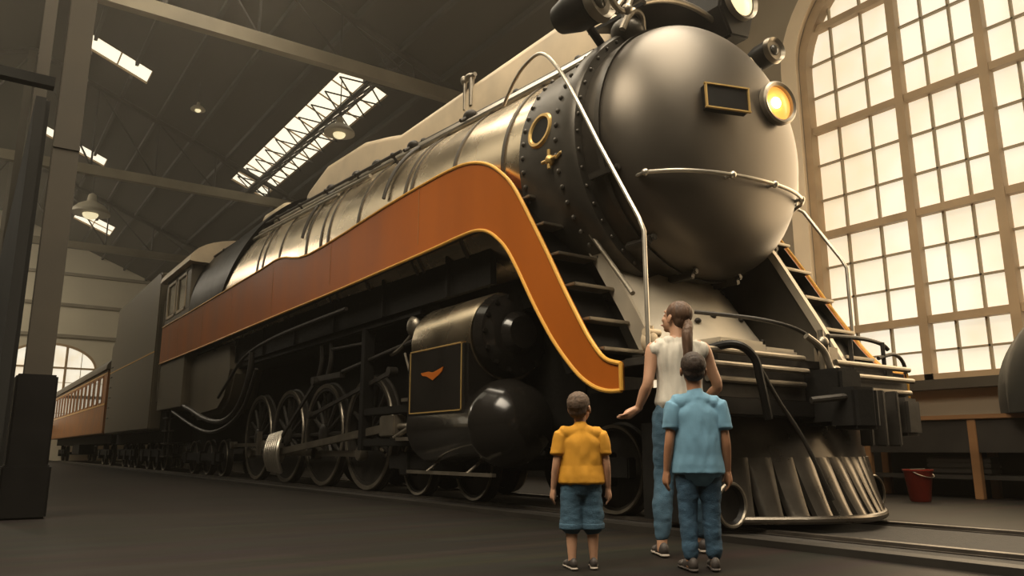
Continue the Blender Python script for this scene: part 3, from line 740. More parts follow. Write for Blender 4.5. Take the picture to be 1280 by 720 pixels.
# coupler
mb = MB(); mb.b2(CX - .2, CX + .14, 3.98, 4.5, .92, 1.42); mb.prism([(CX - .30, 4.05), (CX - .26, 3.82), (CX - .05, 3.75), (CX + .1, 3.82), (CX + .02, 3.93), (CX + .18, 4.0), (CX + .18, 4.1)], 'z', .88, 1.24)
mb.build('coupler', M['under'], loco, bev=.03)
MB().b2(CX - 1.45, CX + 1.5, 4.26, 4.42, .98, 1.13).build('pilot_beam', M['black'], loco, bev=.015)
for x in (CX + .38, CX + .62, CX + .86): MB().b2(x, x + .05, 4.08, 4.2, .74, 1.26).build('beam_strap', M['iron'], loco, bev=.01)
MB().b2(CX + 1.0, CX + 1.26, 4.06, 4.34, .84, 1.2).build('beam_bracket', M['iron'], loco, bev=.03)
mb = MB(); mb.tube(smooth_path([(CX + .15, 4.05, 1.18), (CX - .2, 3.9, 1.16), (CX - .55, 4.05, 1.12)]), .03); mb.build('coupler_lift', M['iron'], loco)

# ---- pilot (cowcatcher)
def plan(t, z):
    # t in -1..1 across, z height -> point
    f = max(0, min(1, (z - .1) / .92))
    wb, wt = 1.36, 1.28
    x = CX + .06 + (wb + (wt - wb) * f) * t
    nb = 4.0 + .72 * abs(t) ** 1.7
    nt_ = 4.42 + .36 * abs(t) ** 2
    y = nb + (nt_ - nb) * f ** .85
    return (x, y, z)
ns = 13
pil = MB()
top_G = []
for i in range(5):
    z = 1.02 - .40 * i / 4
    top_G.append([plan(-1 + 2 * j / 40, z) for j in range(41)])
pil.sheet(top_G, .05)
pilot = pil.build('pilot', M['pilot'], loco, ang=50)
for k in range(ns):
    t0 = -1 + 2 * k / ns; t1 = -1 + 2 * (k + 1) / ns; tm = (t0 + t1) / 2
    G = []
    for i in range(11):
        f = i / 10; z = .64 - .53 * f; w = (t1 - t0) * (1.02 - .36 * f)
        lift = 0
        G.append([tuple(Vector(plan(tm + w * (j / 6 - .5), z)) + Vector((0, lift - .02 * (1 - (2 * j / 6 - 1) ** 2), 0))) for j in range(7)])
    MB().sheet(G, .05).build('pilot_slat', M['pilot'], pilot, ang=50)
mb = MB()
bt = [Vector(plan(-1 + 2 * j / 40, .12)) for j in range(41)]
mb.tube(bt, .035, 10); mb.build('pilot_foot_rail', M['pilot'], pilot)
mb = MB(); mb.tube([Vector(plan(-1 + 2 * j / 40, 1.02)) + Vector((0, -.02, 0)) for j in range(41)], .025, 8); mb.build('pilot_top_rail', M['iron'], pilot)
mb = MB(); mb.prism([(x0 + .3, 4.86), (CX - .6, 4.56), (CX, 4.44), (CX + .6, 4.56), (x1 - .3, 4.86), (x1 - .35, 5.4), (x0 + .35, 5.4)], 'z', .09, .95); mb.build('pilot_backing', M['under'], loco)  # black block carried down behind the slats so the slots read dark
# side drums beside the pilot
for sx in (-1, 1):
    c = CX - 1.36 if sx < 0 else CX + 1.42; yd = 4.32 if sx < 0 else 4.75; mb = MB()
    mb.lathe([(.02, .02), (.0, .13), (-.03, .15), (-.03, .175), (.02, .18), (.3, .18), (.35, .1)], (c, yd, .27), 'y', 36); 
    d_ = mb.build('end_drum', M['black'], loco)
    mb = MB(); cy = yd - .03
    mb.tube([(c + .168 * math.cos(q), cy, .27 + .168 * math.sin(q)) for q in [2 * PI * k / 30 for k in range(30)]], .016, 6, closed=True); mb.build('drum_rim', M['steel'], d_)

# ---- frames and undersides
mb = MB(); mb.b2(5.95, 7.05, 7.0, 26, .75, 2.6); mb.b2(5.3, 7.7, 9.9, 23.2, 2.62, 3.3); mb.b2(5.6, 7.4, 7.2, 9.9, 2.4, 3.2); mb.b2(5.95, 7.05, 5.3, 7.0, .7, 1.35)
mb.build('main_frame', M['under'], loco, bev=.03)
mb = MB(); mb.b2(5.25, 5.34, 8.0, 23.0, 2.75, 3.34); mb.b2(7.66, 7.75, 8.0, 23.0, 2.75, 3.34)  # long black sheets added so the space under the valance reads dark
for yy in range(9, 23, 2): mb.b2(5.2, 5.26, yy, yy + .06, 2.75, 3.34)
mb.build('valance_bracket', M['under'], loco)

# ---- cylinders (both sides)
for sx in (-1, 1):
    c1 = CX + sx * .98; c2 = CX + sx * 1.12
    mb = MB(); mb.lathe([(8.02, .3), (8.0, .555), (8.05, .575), (9.5, .575), (9.55, .3)], (c1, 0, 2.10), 'y', 56)
    MBo = mb.build('valve_cylinder', M['cream'] if False else M['boiler'], loco)
    mb = MB(); mb.lathe([(7.66, .02), (7.66, .2), (7.70, .24), (7.76, .27), (7.78, .38), (7.82, .43), (7.84, .50), (7.98, .54), (8.03, .3)], (c1, 0, 2.12), 'y', 56)
    for k in range(14):
        q = 2 * PI * k / 14; mb.cyl((c1 + .465 * math.cos(q), 7.80, 2.12 + .465 * math.sin(q)), (c1 + .465 * math.cos(q), 7.86, 2.12 + .465 * math.sin(q)), .03, n=6)
    mb.build('cylinder_cover', M['blackgl'], loco)
    # casing panel with outline and winged emblem
    xo = CX + sx * 1.585; xi = CX + sx * .8
    pan = MB().b2(min(xo, xi), max(xo, xi), 8.02, 9.55, .95, 2.02).build('cylinder_casing', M['blackgl'], loco, bev=.04)
    mb = MB(); e = xo + sx * .004
    for (a0, b0, a1, b1) in ((8.12, 1.18, 9.45, 1.18), (8.12, 2.0, 9.45, 2.0), (8.12, 1.18, 8.12, 2.0), (9.45, 1.18, 9.45, 2.0)):
        mb.box((e, (a0 + a1) / 2, (b0 + b1) / 2), (.008, abs(a1 - a0) + .016, abs(b1 - b0) + .016))
    mb.build('panel_outline', M['brass'], pan)
    em = [(a, 1.66 + (b - 1.66) * .6) for a, b in [(9.14, 1.72), (8.93, 1.73), (8.84, 1.70), (8.76, 1.715), (8.55, 1.79), (8.58, 1.70), (8.66, 1.63), (8.76, 1.57), (8.82, 1.53), (8.9, 1.58), (8.98, 1.63), (9.1, 1.66)]]
    mb = MB(); mb.prism(em, 'x', e - .006, e + .006); mb.build('winged_emblem', M['orange'], pan, smooth=False)
    mb = MB(); mb.lathe([(7.30, .02), (7.31, .14), (7.35, .26), (7.43, .38), (7.55, .46), (7.72, .50), (7.76, .53), (7.9, .53), (7.95, .50), (9.5, .50), (9.56, .2)], (c2 - sx * .02, 0, 1.02), 'y', 56)
    mb.build('main_cylinder', M['blackgl'], loco, ang=60)
    mb = MB(); mb.b2(CX + sx * 1.45 - .03, CX + sx * 1.45 + .03, 7.6, 9.7, .40, .44); mb.cyl((CX + sx * 1.45, 8.2, .42), (CX + sx * 1.2, 8.2, .6), .02); mb.cyl((CX + sx * 1.45, 9.2, .42), (CX + sx * 1.2, 9.2, .6), .02); mb.build('drain_pipes', M['steel'], loco)

# ---- wheels
def wheel_mesh(R, spokes, name, m1, m2):
    """local mesh: axis along x, centred at origin"""
    mb = MB(); mb.local = True
    prof = [(-.06, R * .86), (-.07, R), (.035, R), (.055, R + .028), (.08, R + .028), (.08, R * .86)]
    RR = []
    n = 56
    for t, r in prof: RR.append([(t, r * math.cos(2 * PI * j / n), r * math.sin(2 * PI * j / n)) for j in range(n)])
    mb.rings(RR, False, True)
    hub = [(-.11, .02), (-.11, R * .15), (-.08, R * .2), (.06, R * .2), (.06, .02)]
    mb.rings([[(t, r * math.cos(2 * PI * j / 24), r * math.sin(2 * PI * j / 24)) for j in range(24)] for t, r in hub])
    if spokes:
        for k in range(spokes):
            q = 2 * PI * k / spokes; d = Vector((0, math.cos(q), math.sin(q)))
            mb.tube([Vector((0, 0, 0)) + d * R * .15, d * R * .9], [.05, .035], 6)
    else:
        mb.rings([[(t, r * math.cos(2 * PI * j / 40), r * math.sin(2 * PI * j / 40)) for j in range(40)] for t, r in ((-.02, .02), (-.03, R * .5), (-.0, R * .88), (.04, R * .88), (.04, .02))])
    return mb
def mkwheel(root, R, spokes, pos, name, m):
    mb = wheel_mesh(R, spokes, name, None, None)
    w = mb.build(name, m, root, at=pos, ang=40)
    # counterweight + tyre
    if spokes:
        c = MB(); c.local = True
        poly = [(R * .86 * math.cos(math.radians(a)), R * .86 * math.sin(math.radians(a))) for a in range(215, 326, 10)] + [(R * .5 * math.cos(math.radians(320)), R * .5 * math.sin(math.radians(320))), (R * .5 * math.cos(math.radians(220)), R * .5 * math.sin(math.radians(220)))]
        c.prism(poly, 'x', -.05, .02); c.build('counterweight', M['iron'], w, at=pos)
    t = MB(); t.local = True; n = 56
    t.rings([[(tt, r * math.cos(2 * PI * j / n), r * math.sin(2 * PI * j / n)) for j in range(n)] for tt, r in ((-.075, R * .92), (-.085, R * .99), (-.06, R * 1.003), (-.06, R * .92))], False, True)
    t.build('tyre', M['steel'], w, at=pos)
    return w
drv = mkwheel(loco, .95, 14, (5.72, 12.35, 1.0), 'driving_wheel', M['iron'])
DR = [12.35, 14.35, 16.35, 18.35]
def flip(o): o.scale = (-1, 1, 1); return o
for y in DR[1:]: dup(drv, (5.72, y, 1.0), loco)
for y in DR: flip(dup(drv, (7.28, y, 1.0), loco))
tw = mkwheel(loco, .46, 0, (5.72, 9.0, .51), 'truck_wheel', M['iron'])
for y in (10.55, 6.25, 21.2, 22.7, 24.3): dup(tw, (5.72, y, .51), loco)
for y in (9.0, 10.55, 6.25, 21.2, 22.7, 24.3): flip(dup(tw, (7.28, y, .51), loco))
for y in DR + [9.0, 10.55, 6.25, 21.2, 22.7, 24.3]:
    MB().cyl((5.72, y, 1.0 if y in DR else .51), (7.28, y, 1.0 if y in DR else .51), .09).build('axle', M['under'], loco)
# truck frames
for sx in (-1, 1):
    xx = CX + sx * 1.0
    for a, b, ax_ in ((8.5, 11.1, (9.0, 10.55)), (20.7, 24.9, (21.2, 22.7, 24.3)), (5.8, 6.7, (6.25,))):
        mb = MB(); mb.b2(xx - .06, xx + .06, a, b, .42, .63)
        for y in ax_: mb.b2(xx - .09, xx + .09, y - .14, y + .14, .34, .68)
        mb.build('truck_frame', M['under'], loco, bev=.015)
# rods, near side and far side
for sx in (-1, 1):
    xr = CX + sx * .98; xr2 = CX + sx * 1.12
    def rod(p, q, w, x, th=.05):
        mb = MB(); P0, P1 = Vector((0, *p)), Vector((0, *q)); d = (P1 - P0).normalized(); nn = Vector((0, -d.z, d.y))
        L = (P1 - P0).length; poly = []
        for s_, ww in ((0, w), (.12, w * .7), (L / 2, w * .62), (L - .12, w * .7), (L, w)): poly.append(P0 + d * s_ + nn * ww / 2)
        for s_, ww in ((L, w), (L - .12, w * .7), (L / 2, w * .62), (.12, w * .7), (0, w)): poly.append(P0 + d * s_ - nn * ww / 2)
        mb.prism([(v.y, v.z) for v in poly], 'x', x - th / 2, x + th / 2)
        for e in (p, q): mb.cyl((x - .07, *e), (x + .07, *e), w * .72, n=20)
        return mb
    cr = .33; ang = math.radians(-100)
    pins = [(y + cr * math.cos(ang), .97 + cr * math.sin(ang)) for y in DR]
    for a, b in zip(pins[:-1], pins[1:]): rod(a, b, .16, xr).build('side_rod', M['steel'], loco, bev=.01)
    rod((10.9, 1.05), pins[2], .2, xr2).build('main_rod', M['steel'], loco, bev=.01)
    rod((11.0, 1.9), (14.35, 1.35), .1, xr2 - sx * .02, .04).build('radius_rod', M['iron'], loco)
    rod(pins[2], (14.0, 1.95), .1, xr2 + sx * .06, .04).build('eccentric_rod', M['iron'], loco)
    mb = MB(); mb.b2(xr2 - .07, xr2 + .07, 9.6, 11.9, 1.24, 1.36); mb.b2(xr2 - .07, xr2 + .07, 9.6, 11.9, .76, .88); mb.b2(xr2 - .09, xr2 + .09, 11.8, 11.95, .7, 2.7); mb.build('crosshead_guide', M['under'], loco, bev=.01)
    mb = MB(); mb.b2(xr2 - .1, xr2 + .1, 10.65, 11.15, .9, 1.22); mb.cyl((xr2, 9.5, 1.05), (xr2, 10.7, 1.05), .045); mb.build('crosshead', M['steel'], loco, bev=.02)
    # valve gear link, hanging levers
    mb = MB()
    for yy in (13.5, 13.95): mb.tube(smooth_path([(xr2, yy + .1, 2.0), (xr2, yy - .05, 2.3), (xr2, yy - .02, 2.7), (xr2, yy + .08, 2.95)]), .045)
    mb.b2(xr2 - .05, xr2 + .05, 12.9, 14.3, 1.95, 2.05); mb.b2(xr2 - .06, xr2 + .06, 13.3, 13.6, 2.7, 3.3); mb.tube([(xr2, 11.9, 2.45), (xr2, 13.5, 2.5)], .03)
    mb.tube([(xr2, 10.2, 2.3), (xr2, 12.9, 2.05)], .035)
    mb.build('valve_gear', M['iron'], loco)
    mb = MB()
    mb.tube(smooth_path([(xr2 - sx * .05, 11.1, 2.18), (xr2, 10.7, 2.22), (xr2, 10.3, 2.4), (xr2, 9.9, 2.52)]), .035)
    mb.tube(smooth_path([(xr2 + sx * .12, 10.3, 2.1), (xr2 + sx * .16, 10.05, 1.8), (xr2 + sx * .16, 9.85, 1.5), (xr2 + sx * .18, 9.8, 1.25)]), .02)
    mb.tube([(xr2 + sx * .2, 9.78, 1.45), (xr2 + sx * .2, 9.78, .85)], .04)
    mb.tube([(xr2 + sx * .18, 9.85, 1.05), (xr2 + sx * .1, 10.6, .88)], .035); mb.box((xr2 + sx * .1, 10.1, 1.42), (.08, .5, .05)); mb.box((xr2 + sx * .12, 10.15, .86), (.14, .5, .05)); mb.ell((xr2, 10.2, 2.5), (.14, .16, .18))
    mb.build('lubricator_pipes', M['steel'], loco)
    # main crank with ribbed big end
    mb = MB(); cy, cz = pins[2][0] - .15, pins[2][1]
    for k in range(7):
        t = k / 6; mb.tube([(xr2 + sx * (.02 + .14 * math.sin(PI * (j / 12))), cy - .36 + .72 * t - .12 * math.sin(PI * j / 12), cz + .42 - .06 * t - (.80 - .1 * t) * j / 12) for j in range(13)], .05, 8)
    mb.cyl((xr2 - .1, cy, cz), (xr2 + .1, cy, cz), .2, n=28)
    mb.build('main_crank', M['bright'], loco)
    rod((16.9, .82), (19.3, .82), .12, xr2, .05).build('rear_side_rod', M['steel'], loco)
    mb = MB(); mb.box((xr2 + sx * .05, 17.2, .85), (.08, .14, .5)); mb.build('rod_strap', M['steel'], loco)
    # firebox side, ash pan and curved pipes
    mb = MB(); mb.prism([(19.4, 1.9), (20.0, 1.6), (22.6, 1.5), (23.2, 2.0), (23.2, 3.3), (19.2, 3.3), (19.0, 2.6)], 'x', CX + sx * .6, CX + sx * 1.38); mb.build('firebox', M['tender'], loco, bev=.12)
    mb = MB(); q = CX + sx * 1.48
    mb.tube(smooth_path([(q, 12.0, 3.0), (q, 15.5, 2.95), (q, 17.6, 2.75), (q, 18.8, 2.3), (q, 19.6, 1.95)]), .035)
    mb.tube(smooth_path([(q, 24.5, 2.1), (q, 22.5, 1.8), (q, 20.5, 1.45), (q, 18.9, 1.38), (q, 17.8, 1.7), (q, 17.2, 2.3), (q, 17.1, 2.8)]), .06)
    mb.tube(smooth_path([(q, 24.5, 1.8), (q, 21.0, 1.2), (q, 19.0, 1.2), (q, 17.5, 1.6), (q, 16.7, 2.4)]), .04)
    mb.build('injector_pipes', M['iron'], loco)

# ---- cab
CAB0, CAB1 = 23.2, 26.45
mb = MB()
for sx in (-1, 1):
    X0, X1 = sorted((CX + sx * 1.56, CX + sx * 1.50))
    mb.b2(X0, X1, CAB0, CAB1, 1.9, 4.72); mb.b2(X0, X1, CAB0, CAB1, 5.85, 6.15)
    for a, b in ((CAB0, 23.7), (24.85, 25.05), (26.2, CAB1)): mb.b2(X0, X1, a, b, 4.72, 5.85)
mb.b2(CX - 1.5, CX + 1.5, CAB0, CAB0 + .08, 1.9, 6.15); mb.b2(CX - 1.5, CX + 1.5, CAB0, CAB1, 1.9, 2.0)
cab = mb.build('cab', M['tender'], loco, bev=.01)
R = []
for yy in (CAB0 - .35, CAB1 + .35):
    R.append([(CX + 1.72 * math.sin(math.radians(q)), yy, 6.0 + .78 * math.cos(math.radians(q))) for q in range(-90, 91, 10)] + [(CX + 1.6, yy, 5.98), (CX - 1.6, yy, 5.98)])
MB().rings(R).build('cab_roof', M['cream'], cab, ang=50)
for sx in (-1, 1):
    for a, b in ((23.7, 24.85), (25.05, 26.2)):
        xx = CX + sx * 1.53
        f = MB(); f.b2(xx - .05, xx + .05, a, a + .08, 4.72, 5.85); f.b2(xx - .05, xx + .05, b - .08, b, 4.72, 5.85); f.b2(xx - .05, xx + .05, a, b, 4.72, 4.8); f.b2(xx - .05, xx + .05, a, b, 5.77, 5.85)
        w = f.build('cab_window', M['cream'], cab, smooth=False)
        w2 = MB().b2(xx - .01, xx + .01, a + .08, b - .08, 4.8, 5.77).build('pane', M['cabglass'], w, smooth=False)
mb = MB()
for k in range(4): mb.b2(5.02, 5.25, 25.2, 25.8, .5 + k * .38, .54 + k * .38)
mb.b2(5.1, 5.14, 25.2, 25.24, .5, 2.0); mb.b2(5.1, 5.14, 25.76, 25.8, .5, 2.0); mb.build('cab_steps', M['iron'], loco)
mb = MB(); mb.cyl((4.93, CAB1 + .05, 2.2), (4.93, CAB1 + .05, 5.4), .025); mb.build('cab_handrail', M['steel'], loco)

# ================================================================== TENDER
ten = empty('tender', (CX, 27.6, 0), 'tall grey-brown slab-sided tender with one yellow line, coupled behind the cab', 'tender')
mb = MB(); xa, xb = CX - 1.56, CX + 1.56
mb.prism([(27.6, 1.35), (36.9, 1.35), (36.9, 5.0), (36.3, 5.25), (36.1, 6.45), (35.8, 6.55), (27.9, 6.62), (27.6, 6.5)], 'x', xa, xb); mb.build('tank', M['tender'], ten, bev=.05)
mb = MB()
for x in (xa - .004, xb + .004): mb.b2(x - .006, x + .006, 27.65, 36.85, 3.86, 3.90)
mb.build('lining', M['yellow'], ten)
mb = MB(); mb.b2(CX - 1.0, CX + 1.0, 26.6, 37.3, .95, 1.35); mb.b2(CX - 1.2, CX + 1.2, 26.62, 27.6, 1.3, 5.9); mb.build('underframe', M['under'], ten)
def bogie(root, yc, n=2, sp=1.8):
    mb = MB()
    for sx in (-1, 1):
        xx = CX + sx * .98; L = sp * (n - 1) / 2 + .6
        mb = MB(); mb.b2(xx - .06, xx + .06, yc - L, yc + L, .5, .75)
        for k in range(n):
            y = yc + sp * (k - (n - 1) / 2); mb.b2(xx - .1, xx + .1, y - .16, y + .16, .34, .7); 
        for k in range(5): mb.ell((xx, yc, .78 + .05 * k), (.08, .12, .04), n=10, m=6)
        mb.build('bogie_frame', M['under'], root)
    for k in range(n):
        y = yc + sp * (k - (n - 1) / 2)
        MB().cyl((5.72, y, .51), (7.28, y, .51), .08).build('axle', M['under'], root)
        for x in (5.72, 7.28):
            w = dup(tw, (x, y, .51), root)
            if x > 6: flip(w)
bogie(ten, 29.6, 3, 1.35); bogie(ten, 34.6, 3, 1.35)
mb = MB()
for k in range(6): mb.cyl((4.93, 36.6, 2.0 + k * .42), (4.93, 36.2, 2.0 + k * .42), .02, n=8)
mb.build('ladder', M['iron'], ten)

# ================================================================== CARRIAGE
def carriage(y0, y1, nwin, label):
    car = empty('passenger_carriage', (CX, y0, 0), label, 'carriage')
    mb = MB(); mb.prism([(xa + .04, 1.4), (xb - .04, 1.4), (xb - .04, 4.2), (xa + .04, 4.2)], 'y', y0, y1); mb.build('body', M['carr'], car, bev=.04)
    R = []
    for yy, s in ((y0 - .1, .9), (y0 + .3, 1), (y1 - .3, 1), (y1 + .1, .9)):
        R.append([(CX + 1.62 * math.sin(math.radians(q)), yy, 4.15 + .8 * s * math.cos(math.radians(q)) ** .8 if abs(q) < 90 else 4.15) for q in range(-90, 91, 9)])
    MB().rings(R).build('roof', M['carroof'], car, ang=50)
    mb = MB()
    for x in (xa + .035, xb - .035): mb.b2(x - .012, x + .012, y0 + .05, y1 - .05, 2.62, 2.70); mb.b2(x - .012, x + .012, y0 + .05, y1 - .05, 3.98, 4.04)
    mb.build('belt_rail', M['yellow'], car)
    st_ = (y1 - y0 - 1.6) / nwin
    f0 = None
    for k in range(nwin):
        y = y0 + .8 + st_ * (k + .5)
        for x in (xa + .04, xb - .04):
            if f0 is None:
                f = MB(); f.local = True
                f.box((0, 0, .58), (.05, st_ * .62, .06)); f.box((0, 0, -.58), (.05, st_ * .62, .06)); f.box((0, -st_ * .29, 0), (.05, .07, 1.16)); f.box((0, st_ * .29, 0), (.05, .07, 1.16))
                f0 = f.build('window', M['carr'], car, at=(x, y, 3.32), smooth=False)
                g = MB(); g.local = True; g.box((0, 0, 0), (.02, st_ * .56, 1.12)); g.build('pane', M['darkglass'], f0, at=(x, y, 3.32), smooth=False)
            else: dup(f0, (x, y, 3.32), car)
    mb = MB(); mb.b2(CX - 1.1, CX + 1.1, y0 + .2, y1 - .2, 1.0, 1.4); mb.b2(CX - 1.2, CX - .5, (y0 + y1) / 2 - 1.5, (y0 + y1) / 2 + 1.5, .5, 1.0); mb.build('underframe', M['under'], car)
    bogie(car, y0 + 2.6, 2, 2.2); bogie(car, y1 - 2.6, 2, 2.2)
    return car
carriage(37.8, 61.0, 14, 'orange-brown passenger carriage with a row of windows, behind the tender')

# ================================================================== RIGHT SIDE FURNITURE
def bench(y0, y1, x0, x1, ztop, name, label, shelf=True):
    b = empty(name, ((x0 + x1) / 2, (y0 + y1) / 2, 0), label, 'workbench')
    MB().b2(x0, x1, y0, y1, ztop - .07, ztop).build('top', M['wood'], b, bev=.01)
    MB().b2(x0 + .04, x0 + .08, y0 + .1, y1 - .1, ztop - .55, ztop - .07).build('apron_board', M['dwood'], b)
    n = 5
    for k in range(n):
        y = y0 + .1 + (y1 - y0 - .3) * k / (n - 1)
        for x in (x0 + .02, x1 - .12): MB().b2(x, x + .1, y, y + .12, 0, ztop - .07).build('leg', M['wood'], b, bev=.008)
    if shelf: MB().b2(x0 + .12, x1, y0 + .05, y1 - .05, .28, .34).build('shelf', M['dwood'], b)
    return b
bench(.5, 7.5, 12.2, 12.85, 1.22, 'workbench', 'long brown wooden workbench under the tall window')
mb = MB(); mb.b2(12.3, 12.8, 4.7, 6.4, .9, 1.13)
bk = empty('red_bucket', (11.1, 5.95, 0), 'red plastic bucket on the floor right of the locomotive front', 'bucket')
MB().lathe([(0, .12), (.02, .135), (.40, .185), (.42, .2), (.44, .2), (.44, .18), (.05, .12)], (11.1, 5.95, 0), 'z', 32).build('pail', M['red'], bk)
mb = MB(); mb.tube([(11.1 + .19 * math.cos(q), 5.95, .41 + .03 - .16 * abs(math.sin(q)) * -0 + .0) for q in (0, PI)], .008); mb.tube(smooth_path([(10.92, 5.95, .42), (10.93, 5.82, .36), (11.1, 5.76, .33), (11.27, 5.82, .36), (11.28, 5.95, .42)]), .008, 6); mb.build('handle', M['steel'], bk)
# tarpaulin mound
mb = MB(); n = 30; G = []
for i in range(14):
    f = i / 13; ring_ = []
    for j in range(n):
        q = 2 * PI * j / n; r = 1 - .78 * f ** 2.4
        w = 1 + .06 * math.sin(5 * q + 1) + .04 * math.sin(9 * q + f * 3)
        ring_.append((12.3 + .5 * r * w * math.cos(q), 4.3 + .95 * r * w * math.sin(q) , 1.22 + 1.5 * f ** .9))
    G.append(ring_)
mb.rings(G); tag(mb.build('tarpaulin_heap', M['tarp']), 'dark tarpaulin-covered heap on the bench at the right picture edge', 'tarpaulin')
def crate(x, y, z, d, name, label, m):
    c = empty(name, (x, y, z), label, 'crate')
    MB().box((x, y, z + d[2] / 2), d).build('box', m, c, bev=.01)
    mb = MB()
    for k in range(3): mb.box((x, y, z + d[2] * (.2 + .3 * k)), (d[0] + .03, d[1] + .03, .05))
    mb.build('batten', m, c)
crate(12.52, 6.0, .345, (.3, .9, .26), 'dark_crate', 'dark wooden crate on the shelf under the workbench', M['dwood'])
crate(11.9, 8.3, 0, (.7, .9, .5), 'tool_crate', 'low dark crate on the floor past the workbench end', M['dwood'])

# ================================================================== PEOPLE
def remesh(mb, name, m, voxel, parent, sm=2, disp=None, ws=None):
    me = bpy.data.meshes.new('tmp'); me.from_pydata([tuple(v) for v in mb.v], [], mb.f)
    bm = bmesh.new(); bm.from_mesh(me); bmesh.ops.recalc_face_normals(bm, faces=bm.faces); bm.to_mesh(me); bm.free()
    o = bpy.data.objects.new('tmp', me); COL.objects.link(o)
    r = o.modifiers.new('r', 'REMESH'); r.mode = 'VOXEL'; r.voxel_size = voxel
    s = o.modifiers.new('s', 'SMOOTH'); s.factor = .6; s.iterations = sm * 3
    dg = bpy.context.evaluated_depsgraph_get()
    nm = bpy.data.meshes.new_from_object(o.evaluated_get(dg)); nm.name = name
    bpy.data.objects.remove(o); bpy.data.meshes.remove(me)
    if disp:
        ns_ = [v.normal.copy() for v in nm.vertices]
        for v, nn in zip(nm.vertices, ns_): v.co += nn * disp(v.co)
    nm.materials.clear(); nm.materials.append(m); nm.shade_smooth()
    ob = bpy.data.objects.new(name, nm); COL.objects.link(ob); ob.parent = parent
    return ob
def limb(mb, pts, radii, n=16, flat=None, k=4):
    """tapered limb through joints; radii may be (rx, ry); rings stay perpendicular to the path"""
    P = [Vector(p) for p in pts]
    rr = [r if isinstance(r, tuple) else (r, r) for r in radii]
    Q = smooth_path(P, k); RRx = smooth_path([(a, b, 0) for a, b in rr], k)
    R = []; ref = Vector((1, 0, 0)); N = len(Q)
    for i, p in enumerate(Q):
        t = (Q[min(i + 1, N - 1)] - Q[max(i - 1, 0)]).normalized()
        if abs(t.dot(ref)) > .95: r0 = Vector((0, 1, 0))
        else: r0 = ref
        u = (r0 - t * r0.dot(t)).normalized(); w = t.cross(u)
        R.append([p + u * math.cos(q) * RRx[i].x + w * math.sin(q) * RRx[i].y for q in [2 * PI * j / n for j in range(n)]])
    t0 = (Q[1] - Q[0]).normalized(); t1 = (Q[-1] - Q[-2]).normalized()
    def cap(ring, t, r):
        c = sum(ring, Vector()) / n; return [[c + (p - c) * s + t * r * h for p in ring] for s, h in ((.8, .5), (.45, .85))]
    a = cap(R[0], -t0, min(RRx[0].x, RRx[0].y))[::-1]; b = cap(R[-1], t1, min(RRx[-1].x, RRx[-1].y))
    mb.rings(a + R + b)
def hand(mb, wrist, d, palm_n, side_v, s, curl=.35):
    """wrist point, d: finger direction, palm_n: direction the palm faces, side_v: thumb side"""
    d = Vector(d).normalized(); pn = Vector(palm_n); pn = (pn - d * pn.dot(d)).normalized(); sv = Vector(side_v); sv = (sv - d * sv.dot(d) - pn * sv.dot(pn)).normalized()
    W = Vector(wrist)
    limb(mb, [W - d * .01 * s, W + d * .035 * s, W + d * .07 * s, W + d * .09 * s], [.024 * s, .030 * s, .034 * s, .032 * s], k=2)
    for k in range(4):  # palm breadth
        off = sv * (.030 - .02 * k) * s
        limb(mb, [W + d * .03 * s + off * .7, W + d * .09 * s + off], [.013 * s, .0125 * s], k=2, n=10)
    for k, L in enumerate((.068, .078, .072, .056)):
        off = sv * (.033 - .022 * k) * s; p = W + d * .088 * s + off
        a = curl * .5; q = [p]
        dd = d.copy()
        for j, f in enumerate((.45, .3, .25)):
            dd = (d * math.cos(a) + pn * math.sin(a)); q.append(q[-1] + dd * L * f * s); a += curl * .75
        limb(mb, q, [.0090 * s, .0085 * s, .0078 * s, .0065 * s], n=10, k=3)
    t = W + d * .025 * s + sv * .024 * s
    limb(mb, [t, t + (sv * .8 + d * .6 + pn * .2).normalized() * .035 * s, t + (sv * .62 + d * .9 + pn * .3).normalized() * .062 * s, t + (sv * .5 + d * 1.0 + pn * .45).normalized() * .084 * s], [.014 * s, .0115 * s, .010 * s, .008 * s], n=10, k=3)
def head(mb, c, s, yaw, pitch, female=False):
    """c: head centre; builds skull, jaw, nose, ears, brow facing +y then turned"""
    t = MB()
    t.ell((0, -.012, .022), (.074, .092, .088), n=24, m=16)
    t.ell((0, .022, -.035), (.058, .066, .072), n=20, m=14)
    t.ell((0, .055, -.088), (.026, .022, .02)); t.ell((0, .075, -.062), (.026, .016, .012)); t.ell((0, .076, -.075), (.022, .012, .008))
    t.ell((0, .094, -.022), (.013, .020, .014)); t.tube([(0, .078, .02), (0, .096, -.018)], [.008, .012], 8); t.ell((0, .068, .028), (.055, .016, .012))
    for q in (-1, 1):
        t.ell((q * .034, .062, -.03), (.022, .02, .02)); t.ell((q * .077, -.008, -.012), (.010, .022, .032), rot=(.15, 0, q * .35)); t.ell((q * .031, .066, .004), (.018, .012, .010))
    E = Euler((pitch, 0, yaw)).to_matrix()
    mb.add([E @ (Vector(v) * s) + Vector(c) for v in t.v], t.f)
    return lambda v: E @ (Vector(v) * s) + Vector(c)
def folds(fx, amp, f1=(7, 7, 3), seed=0.):
    return lambda c: amp * (noise.noise(Vector((c.x * f1[0] + seed, c.y * f1[1], c.z * f1[2]))) + .5 * noise.noise(Vector((c.x * f1[0] * 2.3, c.y * f1[1] * 2.3 + seed, c.z * f1[2] * 2.2))))

